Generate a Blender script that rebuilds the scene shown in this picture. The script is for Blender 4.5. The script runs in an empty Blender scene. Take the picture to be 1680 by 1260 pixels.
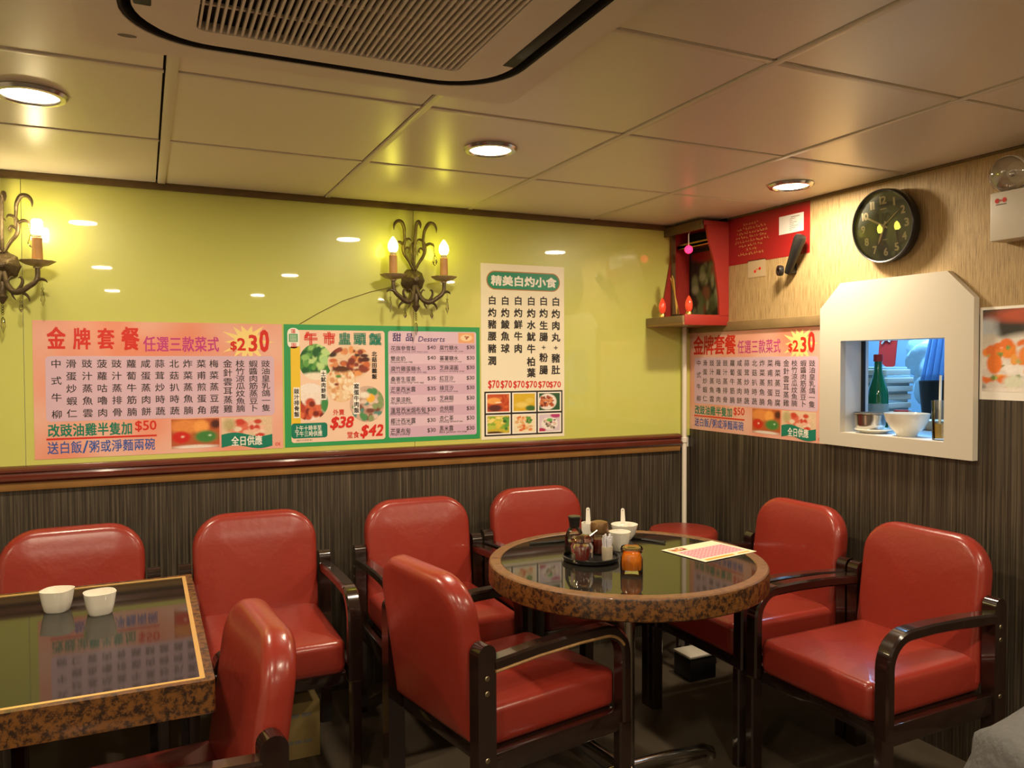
import bpy, bmesh, math, random
from mathutils import Vector, Matrix
PI = math.pi
random.seed(7)
SC = bpy.context.scene
COL = SC.collection

# ---------------------------------------------------------------- camera
YAW, PITCH, ROLL = math.radians(24.901), math.radians(-1.492), math.radians(-0.232)
cam_data = bpy.data.cameras.new('camera')
cam_data.sensor_width = 36.0
cam_data.lens = 1300.4 / 1680 * 36.0
cam_data.clip_start = 0.02
cam = bpy.data.objects.new('camera', cam_data)
COL.objects.link(cam)
_f = Vector((math.sin(YAW) * math.cos(PITCH), math.cos(YAW) * math.cos(PITCH), math.sin(PITCH)))
_r = Vector((math.cos(YAW), -math.sin(YAW), 0))
_u = _r.cross(_f)
_r2 = math.cos(ROLL) * _r + math.sin(ROLL) * _u
_u2 = -math.sin(ROLL) * _r + math.cos(ROLL) * _u
cam.matrix_world = Matrix(((_r2.x, _u2.x, -_f.x, -2.5892), (_r2.y, _u2.y, -_f.y, -3.3676),
                           (_r2.z, _u2.z, -_f.z, 1.40), (0, 0, 0, 1)))
SC.camera = cam

# ---------------------------------------------------------------- world, exposure
world = bpy.data.worlds.new('world')
SC.world = world
world.use_nodes = True
world.node_tree.nodes['Background'].inputs[0].default_value = (1.0, 0.8, 0.55, 1)
world.node_tree.nodes['Background'].inputs[1].default_value = 0.02
SC.view_settings.view_transform = 'Standard'
SC.view_settings.look = 'None'
SC.view_settings.gamma = 1.0
SC.view_settings.use_curve_mapping = False
SC.view_settings.exposure = 0.0
WARM = (1.0, 0.84, 0.61)
DOWNLIGHT_W = 14.8
DOWN_SPREAD = math.radians(180)
KITCHEN_W = 45.0

HC = 2.10          # ceiling height
CORNER = (0, 0)    # green wall is y = 0 (x < 0), papered wall is x = 0 (y < 0)

# ---------------------------------------------------------------- materials
def srgb(h):
    h = h.lstrip('#')
    out = []
    for i in (0, 2, 4):
        c = int(h[i:i + 2], 16) / 255
        out.append(c / 12.92 if c <= 0.04045 else ((c + 0.055) / 1.055) ** 2.4)
    return tuple(out) + (1.0,)

def new_mat(name):
    m = bpy.data.materials.new(name)
    m.use_nodes = True
    return m, m.node_tree.nodes, m.node_tree.links, m.node_tree.nodes['Principled BSDF']

def mat(name, col, rough=0.5, metal=0.0, spec=0.5, coat=0.0, coat_rough=0.05, noise=None, bump=None, emit=None, estr=1.0, trans=0.0, ior=1.45):
    """noise = (scale, amount) mottles the colour; bump = (scale, strength)."""
    m, N, L, P = new_mat(name)
    c = col if isinstance(col, tuple) else srgb(col)
    if len(c) == 3: c = c + (1.0,)
    P.inputs['Base Color'].default_value = c
    P.inputs['Roughness'].default_value = rough
    P.inputs['Metallic'].default_value = metal
    P.inputs['Specular IOR Level'].default_value = spec
    P.inputs['Coat Weight'].default_value = coat
    P.inputs['Coat Roughness'].default_value = coat_rough
    P.inputs['Transmission Weight'].default_value = trans
    P.inputs['IOR'].default_value = ior
    if emit:
        P.inputs['Emission Color'].default_value = emit if len(emit) == 4 else emit + (1.0,)
        P.inputs['Emission Strength'].default_value = estr
    tc = None
    if noise or bump:
        tc = N.new('ShaderNodeTexCoord')
    if noise:
        n = N.new('ShaderNodeTexNoise'); n.inputs['Scale'].default_value = noise[0]; n.inputs['Detail'].default_value = 4
        mx = N.new('ShaderNodeMix'); mx.data_type = 'RGBA'
        a = noise[1]
        mx.inputs[6].default_value = tuple(max(0, v * (1 - a)) for v in c[:3]) + (1,)
        mx.inputs[7].default_value = tuple(min(1, v * (1 + a)) for v in c[:3]) + (1,)
        L.new(tc.outputs['Object'], n.inputs['Vector'])
        L.new(n.outputs['Fac'], mx.inputs[0]); L.new(mx.outputs[2], P.inputs['Base Color'])
    if bump:
        n2 = N.new('ShaderNodeTexNoise'); n2.inputs['Scale'].default_value = bump[0]; n2.inputs['Detail'].default_value = 3
        b = N.new('ShaderNodeBump'); b.inputs['Strength'].default_value = bump[1]; b.inputs['Distance'].default_value = 0.01
        L.new(tc.outputs['Object'], n2.inputs['Vector'])
        L.new(n2.outputs['Fac'], b.inputs['Height']); L.new(b.outputs['Normal'], P.inputs['Normal'])
    return m

def streak_mat(name, dark, mid, light, scale, rough, bump=0.0, flecks=0.62, coat=0.0):
    """vertical wood-grain / woven streaks: noise stretched along z"""
    m, N, L, P = new_mat(name)
    tc = N.new('ShaderNodeTexCoord')
    mp = N.new('ShaderNodeMapping')
    mp.inputs['Scale'].default_value = scale
    L.new(tc.outputs['Object'], mp.inputs['Vector'])
    n = N.new('ShaderNodeTexNoise'); n.inputs['Scale'].default_value = 1.0; n.inputs['Detail'].default_value = 6; n.inputs['Roughness'].default_value = 0.7
    L.new(mp.outputs['Vector'], n.inputs['Vector'])
    r = N.new('ShaderNodeValToRGB')
    e = r.color_ramp.elements
    e[0].position = 0.32; e[0].color = dark
    e[1].position = flecks; e[1].color = light
    k = r.color_ramp.elements.new(0.47); k.color = mid
    L.new(n.outputs['Fac'], r.inputs['Fac']); L.new(r.outputs['Color'], P.inputs['Base Color'])
    P.inputs['Roughness'].default_value = rough
    P.inputs['Coat Weight'].default_value = coat
    if bump:
        b = N.new('ShaderNodeBump'); b.inputs['Strength'].default_value = bump; b.inputs['Distance'].default_value = 0.004
        L.new(n.outputs['Fac'], b.inputs['Height']); L.new(b.outputs['Normal'], P.inputs['Normal'])
    return m

def glass_mat(name, tint, rough=0.02, clear=0.85):
    """thin clear glass / plastic: mostly see-through with a glossy surface"""
    m, N, L, P = new_mat(name)
    N.remove(P)
    out = N['Material Output']
    t = N.new('ShaderNodeBsdfTransparent'); t.inputs[0].default_value = tint
    g = N.new('ShaderNodeBsdfGlossy'); g.inputs['Roughness'].default_value = rough
    f = N.new('ShaderNodeFresnel'); f.inputs['IOR'].default_value = 1.5
    ad = N.new('ShaderNodeMath'); ad.operation = 'ADD'; ad.inputs[1].default_value = (1 - clear) * 0.4; ad.use_clamp = True
    mx = N.new('ShaderNodeMixShader')
    L.new(f.outputs[0], ad.inputs[0]); L.new(ad.outputs[0], mx.inputs[0])
    L.new(t.outputs[0], mx.inputs[1]); L.new(g.outputs[0], mx.inputs[2]); L.new(mx.outputs[0], out.inputs[0])
    return m

def print_mat(name, rough=0.4):
    """printed paper: ink colour stored per corner"""
    m, N, L, P = new_mat(name)
    a = N.new('ShaderNodeVertexColor'); a.layer_name = 'ink'
    L.new(a.outputs['Color'], P.inputs['Base Color'])
    P.inputs['Roughness'].default_value = rough
    P.inputs['Coat Weight'].default_value = 0.15
    P.inputs['Coat Roughness'].default_value = 0.15
    return m

M = {}
M['green'] = mat('yellow_green_gloss_panel', (0.575, 0.59, 0.135), 0.35, coat=1.0, coat_rough=0.02, noise=(0.8, 0.03))
M['laminate'] = streak_mat('dark_grained_laminate', (0.014, 0.010, 0.0065, 1), (0.042, 0.031, 0.021, 1), (0.145, 0.115, 0.075, 1), (120, 120, 1.3), 0.38, 0.05, 0.68)
M['wallpaper'] = streak_mat('woven_straw_wallpaper', (0.15, 0.088, 0.03, 1), (0.38, 0.25, 0.105, 1), (0.52, 0.365, 0.165, 1), (260, 260, 12), 0.6, 0.3, 0.66)
M['ceiling'] = mat('cream_ceiling_panel', (0.80, 0.73, 0.62), 0.30, spec=0.5, noise=(1.5, 0.06), bump=(2.5, 0.03))
M['ceiling_strip'] = mat('ceiling_joint_strip', (0.74, 0.67, 0.56), 0.38)
M['gap'] = mat('dark_joint_gap', (0.02, 0.014, 0.008), 0.9)
M['mahogany'] = mat('mahogany_moulding', (0.11, 0.022, 0.012), 0.22, coat=0.6, noise=(9, 0.3))
M['tan_trim'] = mat('tan_wood_trim', (0.30, 0.15, 0.045), 0.35, coat=0.3, noise=(12, 0.3))
M['brown_strip'] = mat('brown_wall_strip', (0.24, 0.155, 0.065), 0.5, noise=(14, 0.25))
M['crown'] = mat('grimy_brown_cove', (0.12, 0.072, 0.025), 0.5, noise=(16, 0.5))
M['floor'] = mat('dull_brown_floor_tile', (0.075, 0.055, 0.036), 0.42, noise=(7, 0.25))
M['back_wall'] = mat('buff_back_wall', (0.78, 0.72, 0.60), 0.6)
M['leather'] = mat('red_leatherette', (0.265, 0.028, 0.017), 0.29, spec=0.5, noise=(5, 0.10), bump=(38, 0.10), coat=0.3, coat_rough=0.18)
M['lacquer'] = mat('black_brown_lacquer', (0.016, 0.007, 0.005), 0.16, coat=0.8, coat_rough=0.06, noise=(20, 0.4))
M['worn'] = mat('worn_bare_wood', (0.36, 0.20, 0.07), 0.5, noise=(60, 0.4))
M['steel'] = mat('brushed_steel', (0.55, 0.53, 0.50), 0.22, metal=1.0)
M['chrome'] = mat('tarnished_chrome', (0.48, 0.45, 0.38), 0.2, metal=1.0, noise=(12, 0.2))
M['bolt'] = mat('dull_brass_bolt', (0.40, 0.34, 0.22), 0.35, metal=1.0)
M['table_glass'] = mat('black_glass_top', (0.016, 0.014, 0.011), 0.05, spec=0.42)
M['brass'] = mat('brass_inlay', (0.85, 0.56, 0.20), 0.35, metal=0.6)
M['white'] = mat('cream_white_porcelain', (0.82, 0.78, 0.68), 0.18, coat=0.5)
M['plastic'] = mat('cream_plastic', (0.80, 0.72, 0.60), 0.42, noise=(6, 0.05))
M['black_plastic'] = mat('black_plastic', (0.014, 0.013, 0.012), 0.28)
M['white_board'] = mat('cream_painted_board', (0.60, 0.545, 0.45), 0.45, noise=(2, 0.03))
M['reveal'] = mat('pale_reveal_board', (0.72, 0.72, 0.70), 0.4)
M['dark'] = mat('dark_recess', (0.010, 0.008, 0.006), 0.7)
M['antique'] = mat('antique_bronze', (0.105, 0.075, 0.04), 0.45, metal=0.5, noise=(50, 0.5), bump=(90, 0.3))
M['pan'] = mat('tarnished_brass_pan', (0.42, 0.34, 0.17), 0.45, metal=0.3, noise=(40, 0.3))
M['candle'] = mat('tan_candle_tube', (0.50, 0.26, 0.085), 0.5, noise=(30, 0.2))
M['socket'] = mat('grey_lamp_socket', (0.42, 0.35, 0.24), 0.5)
M['bulb_yellow'] = mat('yellow_lit_bulb', (1, 0.9, 0.3), 0.3, emit=(0.95, 0.86, 0.09), estr=22.0)
M['bulb_white'] = mat('white_lit_bulb', (1, 0.95, 0.8), 0.3, emit=(1.0, 0.80, 0.42), estr=85.0)
M['downlight'] = mat('lit_downlight_lens', (1, 0.95, 0.85), 0.3, emit=(1.0, 0.80, 0.52), estr=24.0)
M['crystal'] = glass_mat('crystal_drop', (0.93, 0.92, 0.80, 1), 0.02, 0.75)
M['glass'] = glass_mat('clear_glass', (0.93, 0.92, 0.88, 1), 0.02, 0.9)
M['clear_plastic'] = glass_mat('clear_plastic_cover', (0.90, 0.88, 0.84, 1), 0.08, 0.7)
M['paper'] = print_mat('printed_paper')
M['red_paint'] = mat('red_shrine_paint', (0.34, 0.026, 0.018), 0.4, noise=(9, 0.12))
M['red_light'] = mat('red_altar_bulb', (0.75, 0.05, 0.02), 0.15, coat=0.6, emit=(1.0, 0.10, 0.03), estr=0.35)
M['pink_light'] = mat('magenta_lit_bulb', (1, 0.05, 0.15), 0.2, emit=(1.0, 0.01, 0.05), estr=6.0)
M['gold'] = mat('gold_trim', (0.72, 0.50, 0.14), 0.3, metal=1.0)
M['cloth_grey'] = mat('grey_sweatshirt_fabric', (0.085, 0.082, 0.08), 0.9, noise=(6, 0.12), bump=(90, 0.3))
M['skin'] = mat('skin', (0.56, 0.32, 0.20), 0.5)
M['hair'] = mat('black_hair', (0.012, 0.009, 0.008), 0.5)
M['trouser'] = mat('dark_trousers', (0.03, 0.03, 0.035), 0.85)
M['chili'] = mat('dark_chili_oil', (0.11, 0.008, 0.007), 0.12, coat=0.7, noise=(60, 0.6))
M['orange'] = mat('orange_chili_sauce', (0.90, 0.27, 0.012), 0.25, noise=(50, 0.2))
M['soy'] = mat('soy_sauce', (0.012, 0.006, 0.004), 0.08, coat=0.6)
M['brown_lid'] = mat('brown_jar_lid', (0.20, 0.11, 0.045), 0.3, metal=0.4, noise=(30, 0.3))
M['mustard'] = mat('pale_yellow_jar_contents', (0.45, 0.40, 0.20), 0.4)
M['green_glass'] = mat('green_bottle_glass', (0.004, 0.16, 0.045), 0.08, coat=1.0, coat_rough=0.02)
M['red_cap'] = mat('red_bottle_cap', (0.62, 0.03, 0.02), 0.35)
M['kitchen_wall'] = mat('pale_blue_kitchen_wall', (0.40, 0.55, 0.66), 0.5)
M['counter'] = mat('kitchen_counter_steel', (0.45, 0.47, 0.48), 0.3, metal=0.8)
M['wok'] = mat('black_wok_iron', (0.012, 0.012, 0.014), 0.4)
M['blue_cloth'] = mat('blue_striped_cloth', (0.16, 0.32, 0.62), 0.8)
M['bag'] = mat('milky_plastic_bag', (0.55, 0.72, 0.80), 0.25, coat=0.3, bump=(22, 0.5))
M['drink'] = mat('pale_yellow_drink', (0.78, 0.55, 0.14), 0.15)
M['cardboard'] = mat('yellowed_carton', (0.34, 0.24, 0.085), 0.7, noise=(5, 0.15))
M['ink_grey'] = mat('grey_print', (0.22, 0.20, 0.17), 0.7)
M['incense'] = mat('incense_sticks', (0.62, 0.36, 0.06), 0.6)
M['wrapper'] = mat('paper_wrapped_toothpicks', (0.72, 0.70, 0.74), 0.5)
M['cup_beige'] = mat('beige_ceramic', (0.62, 0.54, 0.40), 0.4)
M['clock_face'] = mat('charcoal_clock_face', (0.17, 0.18, 0.16), 0.5)
M['clock_gold'] = mat('pale_gold_numerals', (0.90, 0.78, 0.50), 0.4)
INK = {}
def ink(name, h):
    if name not in INK:
        INK[name] = mat('ink_' + name, h, 0.45, coat=0.15, coat_rough=0.15)
    return INK[name]

# ---------------------------------------------------------------- mesh helpers
class MB:
    """collects shapes and links them as ONE mesh object"""
    def __init__(s):
        s.v = []; s.f = []
    def add(s, vs, fs, mtx=None):
        o = len(s.v)
        s.v += [tuple(mtx @ Vector(p)) if mtx else tuple(p) for p in vs]
        s.f += [tuple(i + o for i in f) for f in fs]
        return s
    def box(s, x0, x1, y0, y1, z0, z1, bevel=0.0, mtx=None, seg=2):
        if bevel <= 0:
            vs = [(x, y, z) for x in (x0, x1) for y in (y0, y1) for z in (z0, z1)]
            fs = [(0, 1, 3, 2), (4, 6, 7, 5), (0, 4, 5, 1), (2, 3, 7, 6), (0, 2, 6, 4), (1, 5, 7, 3)]
            return s.add(vs, fs, mtx)
        bm = bmesh.new()
        bmesh.ops.create_cube(bm, size=1.0)
        for v in bm.verts:
            v.co = Vector((x0 + (v.co.x + .5) * (x1 - x0), y0 + (v.co.y + .5) * (y1 - y0), z0 + (v.co.z + .5) * (z1 - z0)))
        bmesh.ops.bevel(bm, geom=list(bm.edges), offset=bevel, segments=seg, profile=0.5, affect='EDGES')
        bm.verts.index_update()
        s.add([v.co[:] for v in bm.verts], [[v.index for v in f.verts] for f in bm.faces], mtx)
        bm.free()
        return s
    def lathe(s, prof, n=32, mtx=None, wob=None):
        """prof: (r, z) pairs, closed at the axis when r = 0"""
        vs, fs, rings = [], [], []
        for r, z in prof:
            if r <= 1e-6:
                rings.append([len(vs)]); vs.append((0, 0, z))
            else:
                st = len(vs)
                for k in range(n):
                    a = 2 * PI * k / n
                    rr = r * (1 + (wob(a) if wob else 0))
                    vs.append((rr * math.cos(a), rr * math.sin(a), z))
                rings.append(list(range(st, st + n)))
        for A, B in zip(rings, rings[1:]):
            for k in range(n):
                k2 = (k + 1) % n
                if len(A) == 1 and len(B) == 1: continue
                if len(A) == 1: fs.append((A[0], B[k2], B[k]))
                elif len(B) == 1: fs.append((A[k], A[k2], B[0]))
                else: fs.append((A[k], A[k2], B[k2], B[k]))
        return s.add(vs, fs, mtx)
    def tube(s, pts, rad, n=10, caps=True, mtx=None, flat=1.0, sect=None):
        """sweep along pts; rad a number or a list; sect = list of 2-D points for another cross-section"""
        P = [Vector(p) for p in pts]
        R = rad if isinstance(rad, (list, tuple)) else [rad] * len(P)
        T = []
        for i in range(len(P)):
            a = P[max(i - 1, 0)]; b = P[min(i + 1, len(P) - 1)]
            T.append((b - a).normalized())
        ref = Vector((0, 0, 1)) if abs(T[0].z) < 0.9 else Vector((1, 0, 0))
        nx = T[0].cross(ref).normalized()
        vs, fs = [], []
        sec = sect or [(math.cos(2 * PI * k / n), math.sin(2 * PI * k / n) * flat) for k in range(n)]
        m = len(sec)
        for i, p in enumerate(P):
            nx = (nx - T[i] * nx.dot(T[i])).normalized()
            ny = T[i].cross(nx)
            for a, b in sec:
                vs.append(tuple(p + nx * a * R[i] + ny * b * R[i]))
        for i in range(len(P) - 1):
            for k in range(m):
                k2 = (k + 1) % m
                fs.append((i * m + k, i * m + k2, (i + 1) * m + k2, (i + 1) * m + k))
        if caps:
            fs.append(tuple(range(m - 1, -1, -1)))
            fs.append(tuple((len(P) - 1) * m + k for k in range(m)))
        return s.add(vs, fs, mtx)
    def prism(s, outline, z0, z1, mtx=None):
        n = len(outline)
        vs = [(x, y, z0) for x, y in outline] + [(x, y, z1) for x, y in outline]
        fs = [tuple(range(n - 1, -1, -1)), tuple(range(n, 2 * n))]
        fs += [(k, (k + 1) % n, (k + 1) % n + n, k + n) for k in range(n)]
        return s.add(vs, fs, mtx)
    def slab(s, w, h, t, rc, e, crown=0.0, back_crown=0.0, nseg=8, mtx=None, deform=None):
        """padded slab in the local xy plane, z from 0 to t: rounded corners rc (bl, br, tr, tl), rounded edges e, puffed faces"""
        def ring(ins, z):
            out = []
            W, H = w / 2 - ins, h / 2 - ins
            for (sx, sy, a0), r in zip(((-1, -1, PI), (1, -1, 1.5 * PI), (1, 1, 0), (-1, 1, .5 * PI)), rc):
                r = max(r - ins, 0.002)
                cx, cy = sx * (W - r), sy * (H - r)
                for k in range(nseg + 1):
                    a = a0 + .5 * PI * k / nseg
                    out.append((cx + r * math.cos(a), cy + r * math.sin(a), z))
            return out
        rings = []
        q = 5
        mn = min(w, h) / 2
        for fr, zz in ((0.0, -1), (0.45, -.85), (0.75, -.45)):
            if back_crown or True:
                ins = mn * (1 - fr) * 0.98
                if ins > e: rings.append(ring(ins, -back_crown * (1 - fr ** 2)))
        for k in range(q + 1):
            a = .5 * PI * k / q
            rings.append(ring(e * (1 - math.sin(a)), e * (1 - math.cos(a))))
        for k in range(q + 1):
            a = .5 * PI * k / q
            rings.append(ring(e * (1 - math.cos(a)), t - e + e * math.sin(a)))
        for fr in (0.75, 0.45, 0.0):
            ins = mn * (1 - fr) * 0.98
            if ins > e: rings.append(ring(ins, t + crown * (1 - fr ** 2)))
        vs = [p for r in rings for p in r]
        n = len(rings[0])
        fs = [tuple(range(n - 1, -1, -1))]
        for i in range(len(rings) - 1):
            for k in range(n):
                k2 = (k + 1) % n
                fs.append((i * n + k, i * n + k2, (i + 1) * n + k2, (i + 1) * n + k))
        fs.append(tuple((len(rings) - 1) * n + k for k in range(n)))
        if deform: vs = [deform(*p) for p in vs]
        return s.add(vs, fs, mtx)
    def ball(s, c, r, n=12, sc=(1, 1, 1)):
        prof = [(math.sin(PI * k / n) * r, -math.cos(PI * k / n) * r) for k in range(n + 1)]
        prof[0] = (0, -r); prof[-1] = (0, r)
        return s.lathe(prof, n * 2, Matrix.Translation(c) @ Matrix.Diagonal((sc[0], sc[1], sc[2], 1)))
    def build(s, name, material, parent=None, sharp=40, loc=None):
        me = bpy.data.meshes.new(name)
        me.from_pydata(s.v, [], s.f)
        me.validate()
        bm = bmesh.new(); bm.from_mesh(me)
        bmesh.ops.recalc_face_normals(bm, faces=bm.faces)
        bm.to_mesh(me); bm.free()
        if material: me.materials.append(material)
        if sharp is not None:
            me.shade_smooth()
            me.set_sharp_from_angle(angle=math.radians(sharp))
        o = bpy.data.objects.new(name, me)
        COL.objects.link(o)
        if parent: o.parent = parent
        if loc: o.location = loc
        return o

def tag(o, label, cat, group=None):
    o['label'] = label; o['category'] = cat
    if group: o['group'] = group
    return o
def struct(o):
    o['kind'] = 'structure'
    return o
def thing(name, label, cat, loc=(0, 0, 0), rz=0.0, group=None):
    o = bpy.data.objects.new(name, None)
    o.empty_display_size = 0.1
    COL.objects.link(o)
    o.location = loc; o.rotation_euler = (0, 0, rz)
    return tag(o, label, cat, group)
def dup(root, loc, rz, label, group=None):
    r = root.copy(); COL.objects.link(r)
    r.location = loc; r.rotation_euler = (0, 0, rz); r['label'] = label
    if group: r['group'] = group
    def rec(a, b):
        for ch in list(a.children):
            c = ch.copy(); COL.objects.link(c); c.parent = b
            rec(ch, c)
    rec(root, r)
    return r
def arc(cx, cy, r, a0, a1, n):
    return [(cx + r * math.cos(a0 + (a1 - a0) * k / n), cy + r * math.sin(a0 + (a1 - a0) * k / n)) for k in range(n + 1)]
def rrect(x0, x1, y0, y1, r, n=5):
    return (arc(x0 + r, y0 + r, r, PI, 1.5 * PI, n) + arc(x1 - r, y0 + r, r, 1.5 * PI, 2 * PI, n)
            + arc(x1 - r, y1 - r, r, 0, .5 * PI, n) + arc(x0 + r, y1 - r, r, .5 * PI, PI, n))

# ---------------------------------------------------------------- lettering
_glyphs = {}
def glyph(ch, bold):
    key = ch
    if key not in _glyphs:
        c = bpy.data.curves.new('g', 'FONT'); c.body = ch; c.resolution_u = 2
        o = bpy.data.objects.new('g', c); COL.objects.link(o)
        dg = bpy.context.evaluated_depsgraph_get()
        m = bpy.data.meshes.new_from_object(o.evaluated_get(dg))
        vs = [(v.co.x, v.co.y) for v in m.vertices]; fs = [tuple(p.vertices) for p in m.polygons]
        bpy.data.objects.remove(o); bpy.data.meshes.remove(m); bpy.data.curves.remove(c)
        _glyphs[key] = (vs, fs)
    return _glyphs[key]
def smooth(pts, rad, k=4):
    """Catmull-Rom through pts and radii"""
    P = [Vector(p) for p in pts]; out, ro = [], []
    for i in range(len(P) - 1):
        a, b, c, d = P[max(i - 1, 0)], P[i], P[i + 1], P[min(i + 2, len(P) - 1)]
        for q in range(k):
            t = q / k
            out.append(.5 * (2 * b + (c - a) * t + (2 * a - 5 * b + 4 * c - d) * t * t + (3 * b - a - 3 * c + d) * t ** 3))
            ro.append(rad[i] * (1 - t) + rad[i + 1] * t)
    return out + [P[-1]], ro + [rad[-1]]
def is_cjk(ch): return ord(ch) > 0x2E00
class Sheet:
    """a flat printed sheet: fractions 0..1000 across and up, mapped onto a wall plane"""
    def __init__(s, org, right, up, w, h):
        s.o = Vector(org); s.r = Vector(right); s.u = Vector(up); s.n = s.r.cross(s.u); s.w = w; s.h = h
    def pt(s, x, y, d):
        return s.o + s.r * (x / 1000 * s.w) + s.u * (y / 1000 * s.h) + s.n * d
    def poly(s, mb, outline, d, t=0.0003):
        n = len(outline)
        vs = [tuple(s.pt(x, y, d)) for x, y in outline] + [tuple(s.pt(x, y, d + t)) for x, y in outline]
        mb.add(vs, [tuple(range(n - 1, -1, -1)), tuple(range(n, 2 * n))] + [(k, (k + 1) % n, (k + 1) % n + n, k + n) for k in range(n)])
    def fan(s, mb, c, outline, d):
        vs = [tuple(s.pt(c[0], c[1], d))] + [tuple(s.pt(x, y, d)) for x, y in outline]
        n = len(outline)
        mb.add(vs, [(0, 1 + k, 1 + (k + 1) % n) for k in range(n)])
    def rect(s, mb, x0, y0, x1, y1, d, t=0.0003, r=0.0):
        """rounded rectangle; r in metres"""
        if r <= 0: return s.poly(mb, [(x0, y0), (x1, y0), (x1, y1), (x0, y1)], d, t)
        rx, ry = r / s.w * 1000, r / s.h * 1000
        pts = []
        for cx, cy, a0 in ((x0 + rx, y0 + ry, PI), (x1 - rx, y0 + ry, 1.5 * PI), (x1 - rx, y1 - ry, 0), (x0 + rx, y1 - ry, .5 * PI)):
            for k in range(7):
                a = a0 + .5 * PI * k / 6
                pts.append((cx + rx * math.cos(a), cy + ry * math.sin(a)))
        s.poly(mb, pts, d, t)
    def char(s, mb, ch, x0, y0, x1, y1, d, bold=0.0, slant=0.0, fit=False):
        vs, fs = glyph(ch, bold)
        if not vs: return
        if is_cjk(ch) and not fit:
            bx0, bx1, by0, by1 = 0.03, 0.97, -0.10, 0.85
        else:
            bx0 = min(v[0] for v in vs); bx1 = max(v[0] for v in vs); by0 = min(v[1] for v in vs); by1 = max(v[1] for v in vs)
        W = max(bx1 - bx0, 1e-4); H = max(by1 - by0, 1e-4)
        out = []
        for x, y in vs:
            fx, fy = (x - bx0) / W, (y - by0) / H
            X = x0 + (x1 - x0) * fx + slant * (fy - .5) * (y1 - y0) * s.h / s.w
            out.append((X, y0 + (y1 - y0) * fy))
        s.ink(mb, out, fs, d, bold * (y1 - y0) * s.h / 1000)
    def ink(s, mb, pts, fs, d, b):
        """lay the glyph down; a bold one as a few overlapping copies b metres apart"""
        bx, by = b / s.w * 1000, b / s.h * 1000
        for k, (ox, oy) in enumerate(((0, 0),) if b <= 0 else ((-bx, -by), (bx, -by), (-bx, by), (bx, by))):
            mb.add([tuple(s.pt(x + ox, y + oy, d + k * 4e-6)) for x, y in pts], fs)
    def text(s, mb, t, x0, y0, x1, y1, d, bold=0.0, slant=0.0):
        """a line stretched to its box; CJK glyphs share the width equally, Latin glyphs by their own width"""
        if is_cjk(t[0]) or '/' in t:
            n = sum(1.0 if is_cjk(c) else 0.55 for c in t)
            cw = (x1 - x0) / n; x = x0
            for c in t:
                w = cw * (1.0 if is_cjk(c) else 0.55)
                s.char(mb, c, x + w * .04, y0, x + w * .96, y1, d, bold, slant)
                x += w
        else:
            xs = 0.0; pl = []
            lo, hi = 9, -9
            for c in t:
                vs, fs = glyph(c, bold)
                if not vs: xs += 0.3; continue
                a = min(v[0] for v in vs); b = max(v[0] for v in vs)
                lo = min(lo, min(v[1] for v in vs)); hi = max(hi, max(v[1] for v in vs))
                pl.append((vs, fs, xs - a)); xs += b - a + 0.07
            xs -= 0.07
            for vs, fs, off in pl:
                out = []
                for x, y in vs:
                    fy = (y - lo) / (hi - lo)
                    X = x0 + (x1 - x0) * (x + off) / xs + slant * (fy - .5) * (y1 - y0) * s.h / s.w
                    out.append((X, y0 + (y1 - y0) * fy))
                s.ink(mb, out, fs, d, bold * (y1 - y0) * s.h / 1000)
    def picture(s, name, parent, x0, y0, x1, y1, d, paint, nx=36, ny=28, mask=None):
        """a printed photograph: a grid of inked cells; paint(u, v) gives the ink, mask(u, v) the outline"""
        vs, fs, cols = [], [], []
        for j in range(ny + 1):
            for i in range(nx + 1):
                u, v = i / nx, j / ny
                cols.append(paint(u, v))
                if mask == 'disc':      # squeeze the grid into an ellipse
                    a, b = 2 * u - 1, 2 * v - 1
                    q = a * math.sqrt(max(0, 1 - b * b / 2)); w = b * math.sqrt(max(0, 1 - a * a / 2))
                    u, v = (q + 1) / 2, (w + 1) / 2
                    cols[-1] = paint(u, v)
                vs.append(tuple(s.pt(x0 + (x1 - x0) * u, y0 + (y1 - y0) * v, d)))
        for j in range(ny):
            for i in range(nx):
                a = j * (nx + 1) + i
                fs.append((a, a + 1, a + nx + 2, a + nx + 1))
        me = bpy.data.meshes.new(name); me.from_pydata(vs, [], fs); me.update()
        ca = me.color_attributes.new('ink', 'FLOAT_COLOR', 'POINT')
        for k, c in enumerate(cols): ca.data[k].color = (c[0], c[1], c[2], 1)
        me.materials.append(M['paper'])
        o = bpy.data.objects.new(name, me); COL.objects.link(o)
        if parent: o.parent = parent
        return o

def painter(bg, blobs, seed=1, grain=0.12):
    """blobs: (cx, cy, rx, ry, colour, softness); grain adds printed texture"""
    rnd = random.Random(seed)
    B = [(a, b, c, d, srgb(h), sf) for a, b, c, d, h, sf in blobs]
    bgc = srgb(bg) if isinstance(bg, str) else bg
    def f(u, v):
        c = list(bgc[:3])
        for cx, cy, rx, ry, k, sf in B:
            q = math.hypot((u - cx) / rx, (v - cy) / ry)
            w = 1 if q < 1 - sf else max(0, 1 - (q - (1 - sf)) / max(sf, 1e-3)) if q < 1 else 0
            c = [c[i] * (1 - w) + k[i] * w for i in range(3)]
        g = 1 + (rnd.random() - .5) * 2 * grain
        return [max(0, min(1, x * g)) for x in c]
    return f
def scatter(n, seed, box, size, cols, soft=0.35):
    r = random.Random(seed)
    return [(box[0] + r.random() * (box[2] - box[0]), box[1] + r.random() * (box[3] - box[1]),
             size * (.6 + .8 * r.random()), size * (.6 + .8 * r.random()), r.choice(cols), soft) for _ in range(n)]
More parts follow.
